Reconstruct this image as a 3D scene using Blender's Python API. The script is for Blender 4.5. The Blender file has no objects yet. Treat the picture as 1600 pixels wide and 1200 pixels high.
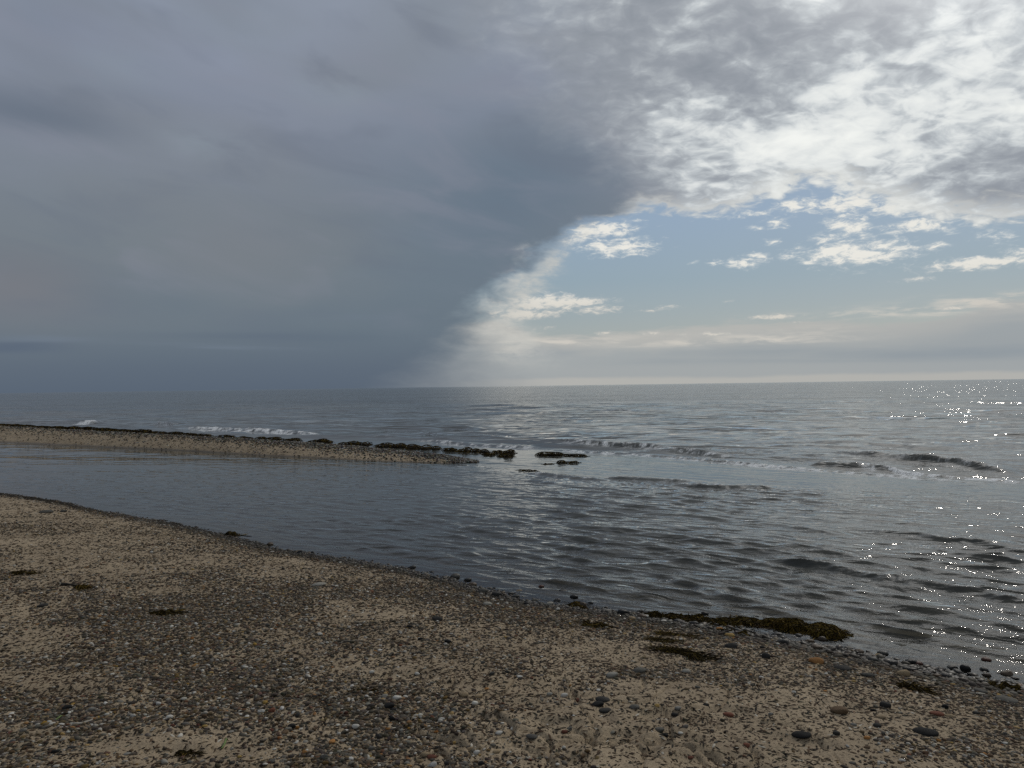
import bpy, math, random
import numpy as np
from mathutils import Matrix, Vector

scene = bpy.context.scene
COL = scene.collection
R_ = math.radians

# ------------------------------------------------------------------ camera
FPX = 1203.0            # focal length in pixels of a 1600 px wide frame
CAM_H = 1.8             # metres above still water
PITCH, ROLL = 0.15, -0.79
camd = bpy.data.cameras.new('camera'); cam = bpy.data.objects.new('camera', camd); COL.objects.link(cam)
camd.sensor_width = 36.0; camd.lens = 36.0 * FPX / 1600.0
camd.clip_start = 0.05; camd.clip_end = 80000.0
RM = Matrix.Rotation(R_(90 + PITCH), 3, 'X') @ Matrix.Rotation(R_(ROLL), 3, 'Z')
cam.matrix_world = Matrix.Translation((0, 0, CAM_H)) @ RM.to_4x4()
scene.camera = cam
RMN = np.array(RM)

def ray(px, py):
    px = np.asarray(px, float); py = np.asarray(py, float)
    d = np.stack([(px - 800) / FPX, -(py - 600) / FPX, -np.ones_like(px)], -1)
    return d @ RMN.T

def azel(px, py):
    d = ray(px, py); d = d / np.linalg.norm(d, axis=-1, keepdims=True)
    return np.degrees(np.arctan2(d[..., 0], d[..., 1])), np.degrees(np.arcsin(d[..., 2]))

def on_plane(px, py, z=0.0):
    d = ray(px, py); t = (z - CAM_H) / d[..., 2]
    return np.stack([d[..., 0] * t, d[..., 1] * t], -1)

def to_pixel(x, y, z):
    p = np.stack([x, y, np.asarray(z) - CAM_H + 0 * x], -1) @ RMN
    return 800 - FPX * p[..., 0] / p[..., 2], 600 + FPX * p[..., 1] / p[..., 2]

# ------------------------------------------------------------------ render look
scene.view_settings.view_transform = 'Standard'; scene.view_settings.look = 'None'
scene.view_settings.exposure = 0.0; scene.view_settings.gamma = 1.0
scene.render.engine = 'CYCLES'
scene.cycles.use_denoising = False
scene.cycles.max_bounces = 6; scene.cycles.transparent_max_bounces = 8
scene.cycles.sample_clamp_indirect = 3.0; scene.cycles.sample_clamp_direct = 40.0
scene.cycles.caustics_reflective = False; scene.cycles.caustics_refractive = False

# ------------------------------------------------------------------ sun
SUN_AZ, SUN_EL = 33.5, 38.0
sund = bpy.data.lights.new('sun', 'SUN'); sun = bpy.data.objects.new('sun', sund); COL.objects.link(sun)
sund.energy = 1.2; sund.angle = R_(1.0); sund.color = (1.0, 0.94, 0.85)
sdir = Vector((math.sin(R_(SUN_AZ)) * math.cos(R_(SUN_EL)), math.cos(R_(SUN_AZ)) * math.cos(R_(SUN_EL)), math.sin(R_(SUN_EL))))
sun.rotation_euler = sdir.to_track_quat('Z', 'Y').to_euler()
sun.location = (20, 30, 40)

# ------------------------------------------------------------------ node expressions
class E:
    """a float socket with arithmetic"""
    def __init__(s, nt, sock): s.nt, s.s = nt, sock
    def _m(s, op, *a, clamp=False):
        n = s.nt.nodes.new('ShaderNodeMath'); n.operation = op; n.use_clamp = clamp
        for i, v in enumerate((s,) + a):
            if isinstance(v, E): s.nt.links.new(v.s, n.inputs[i])
            else: n.inputs[i].default_value = v
        return E(s.nt, n.outputs[0])
    def __add__(s, o): return s._m('ADD', o)
    __radd__ = __add__
    def __sub__(s, o): return s._m('SUBTRACT', o)
    def __rsub__(s, o): return (s * -1.0) + o
    def __mul__(s, o): return s._m('MULTIPLY', o)
    __rmul__ = __mul__
    def __truediv__(s, o): return s._m('DIVIDE', o)
    def __pow__(s, o): return s._m('POWER', o)
    def max(s, o): return s._m('MAXIMUM', o)
    def min(s, o): return s._m('MINIMUM', o)
    def exp(s): return s._m('EXPONENT')
    def abs(s): return s._m('ABSOLUTE')
    def clip(s): return s._m('ADD', 0.0, clamp=True)
    def smooth(s, a, b, lo=0.0, hi=1.0):
        n = s.nt.nodes.new('ShaderNodeMapRange'); n.interpolation_type = 'SMOOTHSTEP'
        for k, v in ((0, s), (1, a), (2, b), (3, lo), (4, hi)):
            if isinstance(v, E): s.nt.links.new(v.s, n.inputs[k])
            else: n.inputs[k].default_value = v
        return E(s.nt, n.outputs[0])

def curve(x, pts, lo, hi):
    """piecewise curve y(x); pts sorted by x; x mapped lo..hi"""
    nt = x.nt
    ys = [p[1] for p in pts]; y0, y1 = min(ys), max(ys)
    n = nt.nodes.new('ShaderNodeFloatCurve')
    u = ((x - lo) / (hi - lo)).clip()
    nt.links.new(u.s, n.inputs['Value'])
    cp = n.mapping.curves[0].points
    P = [((p[0] - lo) / (hi - lo), (p[1] - y0) / (y1 - y0)) for p in pts]
    if P[0][0] > 0.001: P = [(0.0, P[0][1])] + P
    if P[-1][0] < 0.999: P = P + [(1.0, P[-1][1])]
    cp[0].location = P[0]; cp[1].location = P[-1]
    for q in P[1:-1]: cp.new(*q)
    n.mapping.update()
    return E(nt, n.outputs[0]) * (y1 - y0) + y0

def noise(nt, vec, scale, detail=4.0, rough=0.5, dist=0.0, lac=2.0):
    n = nt.nodes.new('ShaderNodeTexNoise'); n.inputs['Scale'].default_value = scale
    n.inputs['Detail'].default_value = detail; n.inputs['Roughness'].default_value = rough
    n.inputs['Distortion'].default_value = dist; n.inputs['Lacunarity'].default_value = lac
    nt.links.new(vec, n.inputs['Vector'])
    return E(nt, n.outputs[0])

def vec(nt, x, y, z=0.0):
    n = nt.nodes.new('ShaderNodeCombineXYZ')
    for i, v in enumerate((x, y, z)):
        if isinstance(v, E): nt.links.new(v.s, n.inputs[i])
        else: n.inputs[i].default_value = v
    return n.outputs[0]

def mixc(nt, f, a, b, blend='MIX'):
    n = nt.nodes.new('ShaderNodeMix'); n.data_type = 'RGBA'; n.blend_type = blend
    for k, v in ((0, f), (6, a), (7, b)):
        if isinstance(v, E): nt.links.new(v.s, n.inputs[k])
        elif isinstance(v, bpy.types.NodeSocket): nt.links.new(v, n.inputs[k])
        elif isinstance(v, tuple): n.inputs[k].default_value = (v + (1.0,))[:4]
        else: n.inputs[k].default_value = v
    return n.outputs[2]

def lin(r, g, b):
    f = lambda c: (c / 255 / 12.92) if c <= 10 else ((c / 255 + 0.055) / 1.055) ** 2.4
    return (f(r), f(g), f(b), 1.0)

def ramp(nt, f, stops, interp='LINEAR'):
    n = nt.nodes.new('ShaderNodeValToRGB'); cr = n.color_ramp; cr.interpolation = interp
    while len(cr.elements) < len(stops): cr.elements.new(0.5)
    for e, (p, c) in zip(cr.elements, stops): e.position = p; e.color = c
    nt.links.new(f.s, n.inputs[0])
    return n.outputs[0]

# ------------------------------------------------------------------ sky
def build_sky():
    w = bpy.data.worlds.new('World'); scene.world = w; w.use_nodes = True
    nt = w.node_tree; nt.nodes.clear()
    out = nt.nodes.new('ShaderNodeOutputWorld'); bg = nt.nodes.new('ShaderNodeBackground')
    nt.links.new(bg.outputs[0], out.inputs[0])
    tc = nt.nodes.new('ShaderNodeTexCoord')
    sp = nt.nodes.new('ShaderNodeSeparateXYZ'); nt.links.new(tc.outputs['Generated'], sp.inputs[0])
    X, Y, Z = (E(nt, sp.outputs[i]) for i in range(3))
    az = X._m('ARCTAN2', Y) * (180 / math.pi)
    el = Z._m('ARCSINE') * (180 / math.pi)
    elp = el.max(0.0)
    zp = Z.max(0.0) + 0.26
    PX, PY = X / zp, Y / zp
    P = vec(nt, PX, PY)
    FL = vec(nt, az * 0.10, el * 0.42)              # flattened coordinates of the layered clouds near the horizon
    FM = vec(nt, az * 0.16, el * 0.30, 3.0)

    def gl(px, py, rx, ry, s):
        a, e = azel(px, py); ax, ey = rx / FPX * 57.3, ry / FPX * 57.3
        return ((((az - float(a)) / ax) ** 2.0 + ((el - float(e)) / ey) ** 2.0) * -1.0).exp() * s
    # clear sky: the physical sky, greyed towards the horizon by moist air
    st = nt.nodes.new('ShaderNodeTexSky'); st.sky_type = 'NISHITA'; st.sun_disc = False
    st.sun_elevation = R_(SUN_EL); st.sun_rotation = R_(SUN_AZ); st.dust_density = 1.5; st.air_density = 1.0
    sc = nt.nodes.new('ShaderNodeVectorMath'); sc.operation = 'SCALE'; sc.inputs['Scale'].default_value = 0.05
    nt.links.new(st.outputs[0], sc.inputs[0])
    air = ramp(nt, (elp / 40.0).clip(), [(0.0, lin(170, 171, 168)), (0.10, lin(156, 168, 172)), (0.19, lin(142, 164, 178)), (0.30, lin(142, 166, 190)), (1.0, lin(120, 150, 185))])
    col = mixc(nt, 0.8, sc.outputs[0], air)

    # ---- layered haze cloud above the horizon, right part
    nF = noise(nt, FL, 1.0, 6, 0.58, 0.2)
    nB = noise(nt, vec(nt, az * 0.30, el * 1.7, 17.0), 1.0, 6, 0.62, 0.3)
    nF2 = noise(nt, vec(nt, az * 0.05, el * 0.9, 7.0), 1.0, 4, 0.55)
    band_top = curve(az, [(azel(x, y)[0], azel(x, y)[1]) for x, y in ((400, 520), (760, 500), (860, 520), (1000, 512), (1200, 500), (1300, 503), (1480, 490), (1600, 462))], -40, 40)
    bt = band_top + (nF - 0.5) * 1.6 + (nB - 0.5) * 1.5
    band = (bt - el).smooth(-0.12, 0.55)
    under = (bt - el).smooth(0.4, 2.2)
    bandcol = mixc(nt, under, lin(183, 182, 178), lin(160, 166, 169))
    col = mixc(nt, band * 0.82, col, bandcol)
    # dark streaks inside the band and the light strip on the horizon
    def streak(px, py, hw, hh, amt):
        a, e = azel(px, py); aw = hw / FPX * 57.3; eh = hh / FPX * 57.3
        g = (((az - float(a)) / aw) ** 2.0 + ((el - float(e) + (nF2 - 0.5) * 1.1) / eh) ** 2.0) * -1.0
        return g.exp() * amt
    dk = streak(1480, 548, 190, 8, 0.9).max(streak(1180, 550, 120, 9, 0.55)).max(streak(1300, 560, 260, 6, 0.5)).max(streak(840, 550, 60, 10, 0.55)).max(streak(1060, 566, 110, 5, 0.3))
    col = mixc(nt, (dk * (nF * 1.6)).clip(), col, lin(136, 147, 156))
    col = mixc(nt, (gl(1560, 530, 180, 45, .55) * band).clip(), col, lin(150, 157, 162))
    strip = (el + (nF - 0.5) * 0.8).smooth(0.62, 0.3) * az.smooth(-8.0, 6.0)
    col = mixc(nt, strip * 0.6, col, lin(186, 183, 176))
    crest = streak(1150, 532, 150, 8, 1.3).max(streak(880, 533, 130, 8, 1.2)).max(streak(1000, 540, 80, 4, 0.6)).max(streak(800, 545, 40, 12, .6)).max(streak(1440, 484, 130, 8, 1.2)).max(streak(1570, 468, 80, 8, 1.6)).max(streak(1250, 520, 90, 7, 0.5))
    cm = crest * nB.smooth(0.40, 0.66)
    col = mixc(nt, cm.clip() * 0.85, col, lin(208, 203, 194))

    # ---- small bright clouds in the clear gap
    nS = noise(nt, vec(nt, az * 1.0, el * 2.5, 1.3), 1.0, 6, 0.66, 0.4)
    BL = [(945, 358, 62, 14, 1), (965, 386, 66, 15, 1), (905, 372, 34, 22, .7), (1020, 381, 22, 6, .7), (1212, 350, 22, 12, .8), (1185, 356, 25, 5, .7),
          (1335, 395, 85, 24, 1), (1325, 350, 34, 28, .9), (1360, 405, 40, 12, .8), (1438, 351, 52, 11, 1), (1480, 362, 26, 6, .7), (1292, 372, 26, 9, .9), (1160, 410, 34, 11, .95),
          (1185, 402, 20, 10, .8), (1120, 411, 22, 6, .75), (1085, 410, 14, 5, .6), (1232, 400, 18, 8, .8), (1205, 378, 18, 8, .75), (1250, 385, 16, 7, .8), (1265, 410, 20, 6, .8),
          (1535, 411, 85, 10, 1), (1600, 398, 40, 12, .9), (1452, 385, 34, 9, .75), (1430, 437, 30, 5, .75), (865, 474, 90, 15, 1.05), (815, 490, 70, 9, 1), (930, 483, 45, 9, .9),
          (1205, 495, 48, 5, .95), (1490, 482, 30, 5, .8), (1050, 480, 28, 5, .75), (1005, 486, 26, 3, .7), (1142, 470, 18, 4, .6), (860, 513, 22, 4, .75), (942, 520, 20, 4, .75),
          (1018, 521, 24, 4, .75), (1105, 523, 44, 6, .8), (1250, 503, 25, 3, .6), (1245, 322, 40, 14, .9), (1330, 318, 52, 18, 1), (1400, 320, 60, 18, .9), (1165, 335, 45, 8, .8), (1560, 370, 60, 14, .55)]
    B = None
    for (px, py, rx, ry, s) in BL:
        a, e = azel(px, py)
        n = nt.nodes.new('ShaderNodeVectorMath'); n.operation = 'MULTIPLY_ADD'
        nt.links.new(AE(nt, az, el), n.inputs[0])
        ax, ey = 1 / (rx / FPX * 57.3), 1 / (ry / FPX * 57.3)
        n.inputs[1].default_value = (ax, ey, 0); n.inputs[2].default_value = (-float(a) * ax, -float(e) * ey, 0)
        d = nt.nodes.new('ShaderNodeVectorMath'); d.operation = 'DOT_PRODUCT'
        nt.links.new(n.outputs[0], d.inputs[0]); nt.links.new(n.outputs[0], d.inputs[1])
        g = (E(nt, d.outputs['Value']) * -0.7).exp() * s
        B = g if B is None else B.max(g)
    q = B + (nS - 0.5) * 1.9
    cl = q.smooth(0.40, 1.05) * B.smooth(0.12, 0.35)
    shade = q.smooth(0.55, 1.0)
    low = elp.smooth(4.0, 9.0)
    ccol = mixc(nt, shade, mixc(nt, low, lin(188, 188, 184), lin(196, 204, 208)), mixc(nt, low, lin(214, 209, 199), lin(236, 234, 226)))
    col = mixc(nt, cl * 0.95, col, ccol)

    # ---- upper mottled deck
    nD = noise(nt, P, 6.5, 7, 0.54, 0.5)
    nD2 = noise(nt, vec(nt, PX, PY, 5.0), 3.4, 2, 0.5)
    nD3 = noise(nt, vec(nt, PX * 0.9 + PY * 0.35, PY * 1.1 - PX * 0.3, 9.0), 20.0, 4, 0.54, 0.5)
    base = curve(az, [tuple(map(float, azel(x, y))) for x, y in ((600, 470), (800, 420), (900, 345), (1000, 335), (1100, 335), (1200, 312), (1290, 295), (1340, 310), (1400, 322), (1480, 340), (1600, 345))], -40, 40)
    db = el - base + (nD3 - 0.5) * 2.6 + (nD - 0.5) * 3.0
    deck = db.smooth(-0.25, 0.75)
    bright = gl(1380, 190, 230, 110, 0.20) + gl(1170, 255, 190, 60, 0.13) + gl(1050, 180, 60, 60, 0.15) + gl(1230, 40, 200, 60, 0.02) + gl(1060, 20, 160, 60, 0.03) + gl(960, 70, 130, 90, -0.06) \
        + gl(1560, 290, 120, 90, -0.04) + gl(1230, 70, 100, 60, -0.08) + gl(1110, 120, 70, 55, -0.07) + gl(1000, 270, 130, 60, -0.10) + gl(1570, 60, 90, 60, 0.05) + gl(1000, 120, 90, 80, -0.03) + gl(1080, 310, 140, 22, -0.06)
    t = nD * 0.63 + nD3 * 0.37 + bright * 0.85 + (nD2 - 0.5) * 0.14 + 0.0
    dcol = ramp(nt, t.smooth(0.22, 0.90), [(0.0, lin(134, 141, 150)), (0.28, lin(150, 156, 164)), (0.44, lin(167, 173, 179)), (0.57, lin(190, 196, 200)), (0.72, lin(220, 224, 224)), (1.0, lin(243, 245, 241))])
    edge = db.smooth(0.3, 1.6, 0.55, 0.0)
    dcol = mixc(nt, edge, dcol, lin(222, 222, 216))
    col = mixc(nt, deck, col, dcol)

    # ---- the big dark rain cloud on the left
    right_edge = curve(el, [(float(azel(x, y)[1]), float(azel(x, y)[0])) for x, y in ((735, 600), (745, 560), (755, 530), (758, 500), (766, 480), (790, 450), (828, 415), (880, 372), (950, 338), (1010, 300), (985, 250), (930, 180), (880, 100), (840, 0), (820, -200))], 0, 40)
    soft = curve(el, [(0.0, 13.0), (1.5, 9.5), (3.0, 6.4), (5.0, 4.6), (9.0, 3.4), (12.5, 3.6), (16.0, 7.0), (22, 10.0), (30, 11.0)], 0, 40)
    s = right_edge - az + (nD - 0.5) * curve(el, [(0, 2.0), (6, 5.0), (12, 9.0), (20, 16.0), (30, 18.0)], 0, 40) + (nS - 0.5) * 1.6 + (nF - 0.5) * 2.0
    dark = (s / soft).smooth(-0.55, 0.75)
    # pale rim where the light comes past the edge of the cloud
    rimm = ((s / soft + 0.32) / 0.34) ** 2.0 * -1.0
    rim = rimm.exp() * elp.smooth(12.0, 9.0) * elp.smooth(0.5, 3.5) * (nS * 0.6 + nF).smooth(0.5, 1.0)
    nL = noise(nt, vec(nt, az * 0.035, el * 0.085, 2.0), 1.0, 4, 0.5, 0.6)
    nL2 = noise(nt, vec(nt, az * 0.05 + el * 0.03, el * 0.12, 11.0), 1.0, 3, 0.45, 0.4)
    nL3 = noise(nt, vec(nt, az * 0.03 + el * 0.05, el * 0.16 + az * 0.03, 21.0), 1.0, 5, 0.55, 0.5)
    nLm = noise(nt, vec(nt, az * 0.09 + el * 0.06, el * 0.24 + az * 0.025, 31.0), 1.2, 4, 0.52, 0.5)
    lcol = ramp(nt, (elp / 30.0).clip(), [(0.0, lin(90, 102, 117)), (0.05, lin(95, 107, 121)), (0.14, lin(105, 118, 129)), (0.32, lin(114, 126, 136)), (0.55, lin(128, 136, 150)), (0.75, lin(137, 145, 162)), (1.0, lin(146, 156, 171))])
    lcol = mixc(nt, nL.smooth(0.35, 0.70) * elp.smooth(1.5, 8.0) * 0.55, lcol, lin(122, 128, 134))
    lcol = mixc(nt, nL3.smooth(0.52, 0.78) * elp.smooth(2.0, 7.0) * 0.55, lcol, lin(130, 138, 152))
    blue = gl(760, 330, 190, 130, 0.65) + gl(840, 260, 130, 80, 0.3)
    lcol = mixc(nt, blue.clip(), lcol, lin(101, 117, 133))
    lcol = mixc(nt, gl(0, 160, 120, 26, 0.6) + gl(100, 195, 90, 18, 0.35), lcol, lin(101, 112, 127))
    lcol = mixc(nt, gl(20, 445, 110, 55, 0.75), lcol, lin(120, 122, 129))
    lcol = mixc(nt, (gl(330, 225, 70, 22, 0.8) + gl(520, 140, 60, 26, 0.8) + gl(190, 105, 60, 25, 0.6) + gl(380, 50, 120, 40, 0.5) + gl(690, 60, 90, 60, 0.5)) * nLm.smooth(0.3, 0.75), lcol, lin(138, 150, 161))
    lcol = mixc(nt, nLm.smooth(0.5, 0.72) * elp.smooth(2.0, 9.0) * 0.36, lcol, lin(134, 138, 152))
    lcol = mixc(nt, nLm.smooth(0.5, 0.28) * elp.smooth(1.0, 7.0) * 0.32, lcol, lin(104, 113, 128))
    lcol = mixc(nt, gl(360, 390, 110, 60, 0.6), lcol, lin(121, 127, 134))
    lcol = mixc(nt, nL2.smooth(0.5, 0.8) * elp.smooth(2.0, 7.0) * 0.35, lcol, lin(96, 109, 124))
    puffs = (streak(60, 533, 60, 5, 0.7).max(streak(330, 541, 130, 3, 0.55)).max(streak(560, 497, 60, 8, 0.35))) * nF.smooth(0.35, 0.6)
    lcol = mixc(nt, puffs.clip(), lcol, lin(112, 124, 138))
    lcol = mixc(nt, streak(20, 543, 60, 7, 0.6).max(streak(420, 525, 150, 8, 0.3)).clip(), lcol, lin(86, 99, 118))
    col = mixc(nt, dark, col, lcol)
    col = mixc(nt, (rim * 0.85).clip(), col, lin(200, 199, 193))
    # bright veil where the sun stands behind thin cloud, above the picture
    sunv = nt.nodes.new('ShaderNodeVectorMath'); sunv.operation = 'DOT_PRODUCT'; nt.links.new(tc.outputs['Generated'], sunv.inputs[0]); sunv.inputs[1].default_value = tuple(sdir)
    ca = E(nt, sunv.outputs['Value'])
    veil = ((ca - 1.0) * (1.0 / 0.0125)).exp() * 3.2 + ((ca - 1.0) * (1.0 / 0.0016)).exp() * 9.0
    col = mixc(nt, 1.0, col, mixc(nt, veil.min(1000.0), (0.0, 0.0, 0.0), (1.0, 0.97, 0.92)), 'ADD')
    # below the horizon: sea-coloured
    col = mixc(nt, el.smooth(-0.05, -1.5), col, lin(96, 104, 110))
    nt.links.new(col, bg.inputs['Color']); bg.inputs['Strength'].default_value = 1.0

_ae = {}
def AE(nt, az, el):
    if 'v' not in _ae: _ae['v'] = vec(nt, az, el)
    return _ae['v']
build_sky()

# ------------------------------------------------------------------ helpers
rng = np.random.RandomState(7)

def sm(x, a, b):
    t = np.clip((x - a) / (b - a), 0, 1); return t * t * (3 - 2 * t)

_tabs = {}
def vnoise(x, y, seed=0):
    """smooth value noise, about -1..1"""
    if seed not in _tabs: _tabs[seed] = np.random.RandomState(1000 + seed).uniform(-1, 1, (256, 256))
    T = _tabs[seed]
    xi = np.floor(x).astype(int); yi = np.floor(y).astype(int); fx = x - xi; fy = y - yi
    fx = fx * fx * fx * (fx * (fx * 6 - 15) + 10); fy = fy * fy * fy * (fy * (fy * 6 - 15) + 10)
    a, b, c, d = xi & 255, (xi + 1) & 255, yi & 255, (yi + 1) & 255
    return (T[a, c] * (1 - fx) + T[b, c] * fx) * (1 - fy) + (T[a, d] * (1 - fx) + T[b, d] * fx) * fy

def fbm(x, y, seed=0, octv=4, gain=0.5):
    s, a, n = 0, 1.0, 0
    for i in range(octv):
        s = s + a * vnoise(x * 2 ** i + 17.3 * i, y * 2 ** i - 9.1 * i, seed + i); n += a; a *= gain
    return s / n

def mesh_np(name, V, F, smooth=True, attrs=None, mat=None):
    """V (n,3); F (m,k) all faces of one size"""
    me = bpy.data.meshes.new(name)
    V = np.ascontiguousarray(V, np.float32); F = np.ascontiguousarray(F, np.int32)
    k = F.shape[1]
    me.vertices.add(len(V)); me.vertices.foreach_set('co', V.ravel())
    me.loops.add(F.size); me.loops.foreach_set('vertex_index', F.ravel())
    me.polygons.add(len(F))
    me.polygons.foreach_set('loop_start', np.arange(0, F.size, k, dtype=np.int32))
    me.polygons.foreach_set('loop_total', np.full(len(F), k, np.int32))
    me.polygons.foreach_set('use_smooth', np.full(len(F), smooth, bool))
    for an, av in (attrs or {}).items():
        av = np.asarray(av, np.float32)
        if av.ndim == 1:
            at = me.attributes.new(an, 'FLOAT', 'POINT'); at.data.foreach_set('value', av)
        else:
            if av.shape[1] == 3: av = np.concatenate([av, np.ones((len(av), 1), np.float32)], 1)
            at = me.attributes.new(an, 'FLOAT_COLOR', 'POINT'); at.data.foreach_set('color', np.ascontiguousarray(av).ravel())
    me.update(); me.validate()
    if mat: me.materials.append(mat)
    return me

def link(name, me, **props):
    o = bpy.data.objects.new(name, me); COL.objects.link(o)
    for k, v in props.items(): o[k] = v
    return o

def grid_faces(nr, nc):
    i = np.arange(nr - 1)[:, None] * nc + np.arange(nc - 1)[None, :]
    i = i.ravel()
    return np.stack([i, i + 1, i + nc + 1, i + nc], 1)

def new_mat(name):
    m = bpy.data.materials.new(name); m.use_nodes = True
    nt = m.node_tree; nt.nodes.clear()
    out = nt.nodes.new('ShaderNodeOutputMaterial')
    return m, nt, out

def attr(nt, name):
    n = nt.nodes.new('ShaderNodeAttribute'); n.attribute_name = name; return n

def principled(nt, out, **kw):
    p = nt.nodes.new('ShaderNodeBsdfPrincipled')
    for k, v in kw.items():
        k = k.replace('_', ' ')
        if isinstance(v, E): nt.links.new(v.s, p.inputs[k])
        elif isinstance(v, bpy.types.NodeSocket): nt.links.new(v, p.inputs[k])
        else: p.inputs[k].default_value = v
    if out: nt.links.new(p.outputs[0], out.inputs['Surface'])
    return p

def bump(nt, h, strength, dist, normal=None):
    b = nt.nodes.new('ShaderNodeBump')
    for k, v in (('Strength', strength), ('Distance', dist), ('Height', h)):
        if isinstance(v, E): nt.links.new(v.s, b.inputs[k])
        else: b.inputs[k].default_value = v
    if normal is not None: nt.links.new(normal, b.inputs['Normal'])
    return b.outputs[0]

def objco(nt):
    n = nt.nodes.new('ShaderNodeTexCoord'); return n.outputs['Object']

# ------------------------------------------------------------------ shoreline and ground heights
SHORE_PX = [(0, 771), (60, 779), (100, 786), (150, 797), (200, 807), (260, 817), (330, 831), (380, 845), (420, 855), (500, 870), (560, 879), (600, 885), (650, 895), (700, 906), (760, 924), (830, 941), (900, 950), (960, 958),
            (1010, 966), (1100, 978), (1180, 992), (1240, 1004), (1300, 1016), (1360, 1030), (1430, 1046), (1500, 1060), (1560, 1068), (1600, 1076)]
_s = on_plane(*np.array(SHORE_PX, float).T)
_s = np.concatenate([[(-90, 66), (-45, 37.5), (-22, 22.3), (-14, 17.0)], _s, [(4.6, 3.3), (7, 1.2), (12, -3), (40, -22), (90, -50)]])
SX, SY = _s[:, 0], _s[:, 1]
assert np.all(np.diff(SX) > 0)
# the same line sampled densely for distances
_tx = np.concatenate([np.linspace(-90, -14, 60), np.linspace(-13.9, 6, 420), np.linspace(6.2, 90, 60)])
_ty = np.interp(_tx, SX, SY)

def shore_dist(x, y):
    """signed distance to the near waterline, positive on the beach"""
    x = np.asarray(x, float); y = np.asarray(y, float)
    # closest sampled point, in chunks
    xf, yf = x.ravel(), y.ravel(); d = np.empty_like(xf)
    for i in range(0, len(xf), 20000):
        a = (xf[i:i + 20000, None] - _tx) ** 2 + (yf[i:i + 20000, None] - _ty) ** 2
        d[i:i + 20000] = np.sqrt(a.min(1))
    s = np.where(yf < np.interp(xf, SX, SY), 1.0, -1.0)
    return (s * d).reshape(x.shape)

def beach_base(d):
    """height from the distance to the waterline"""
    up = 0.40 * (1 - np.exp(-np.maximum(d, 0) * 0.26))
    dn = 0.55 * (1 - np.exp(np.minimum(d, 0) * 0.20))
    return np.where(d > 0, up, -dn)

# footprints and hollows in the sand: pixel position, half length, half width (m), heading (deg), depth
PRINTS = [(1030, 1085, .13, .055, 20, .022), (870, 1108, .15, .06, -10, .024), (965, 1130, .14, .07, 35, .026), (1010, 1148, .13, .06, 60, .02), (815, 1075, .14, .06, 10, .016), (1100, 1160, .15, .07, 15, .022),
          (1150, 1080, .16, .07, 5, .018), (1250, 1122, .15, .06, -15, .02), (940, 1095, .12, .05, 80, .018), (1060, 1120, .12, .06, -30, .02), (705, 1140, .14, .07, 0, .018), (640, 1030, .18, .07, 5, .018), (720, 1045, .15, .06, 15, .016),
          (80, 1080, .22, .08, 8, .02), (60, 1015, .3, .1, 5, .018), (290, 1175, .2, .08, 10, .02), (380, 1150, .14, .06, 20, .016), (1200, 1180, .14, .07, 0, .02), (1360, 1170, .14, .06, 25, .02), (1330, 1060, .16, .06, 0, .014), (570, 1150, .14, .06, 30, .014), (880, 1180, .14, .07, 40, .022), (760, 1100, .12, .05, -20, .014)]
_pr = []
for (px, py, hl, hw, hd, dp) in PRINTS:
    p = on_plane(px, py, 0.25); _pr.append((p[0], p[1], hl, hw, R_(hd), dp))

def beach_z(x, y, d=None, fine=True):
    x = np.asarray(x, float); y = np.asarray(y, float)
    if d is None: d = shore_dist(x, y)
    wob = fbm(x * 0.9, y * 0.9, 3, 3) * 0.12
    z = beach_base(d + wob * sm(np.abs(d), 0.0, 1.5))
    k = sm(d, 0.05, 1.2)
    z = z + k * (fbm(x * 0.7, y * 0.7, 11, 3) * 0.025 + fbm(x * 2.6, y * 3.2, 21, 3) * 0.013)
    z = z + 0.010 * fbm(x * 2.2, y * 2.2, 61, 3) * (1 - k)
    if fine:
        z = z + (0.3 + 0.7 * k) * (fbm(x * 9, y * 9, 31, 3) * 0.0060 + np.maximum(fbm(x * 30, y * 30, 41, 2), 0.1) * 0.0050)
    for (a, b, hl, hw, hd, dp) in _pr:
        u = ((x - a) * math.cos(hd) + (y - b) * math.sin(hd)) / hl; v = (-(x - a) * math.sin(hd) + (y - b) * math.cos(hd)) / hw
        r = u * u + v * v * (1 + 0.5 * u)
        z = z - 0.95 * dp * np.exp(-r * r) + dp * 0.24 * np.exp(-((np.sqrt(np.maximum(r, 0)) - 1.55) / 0.35) ** 2)
    return z

def ground_at(px, py):
    """the point of the beach under a pixel of the photograph"""
    px = np.atleast_1d(np.asarray(px, float)); py = np.atleast_1d(np.asarray(py, float))
    z = np.full(px.shape, 0.15)
    for _ in range(7):
        p = on_plane_z(px, py, z); z = 0.5 * z + 0.5 * beach_z(p[:, 0], p[:, 1])
    p = on_plane_z(px, py, z)
    return p[:, 0], p[:, 1], beach_z(p[:, 0], p[:, 1])

def on_plane_z(px, py, z):
    d = ray(px, py); t = (z - CAM_H) / d[..., 2]
    return np.stack([d[..., 0] * t, d[..., 1] * t], -1)

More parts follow.
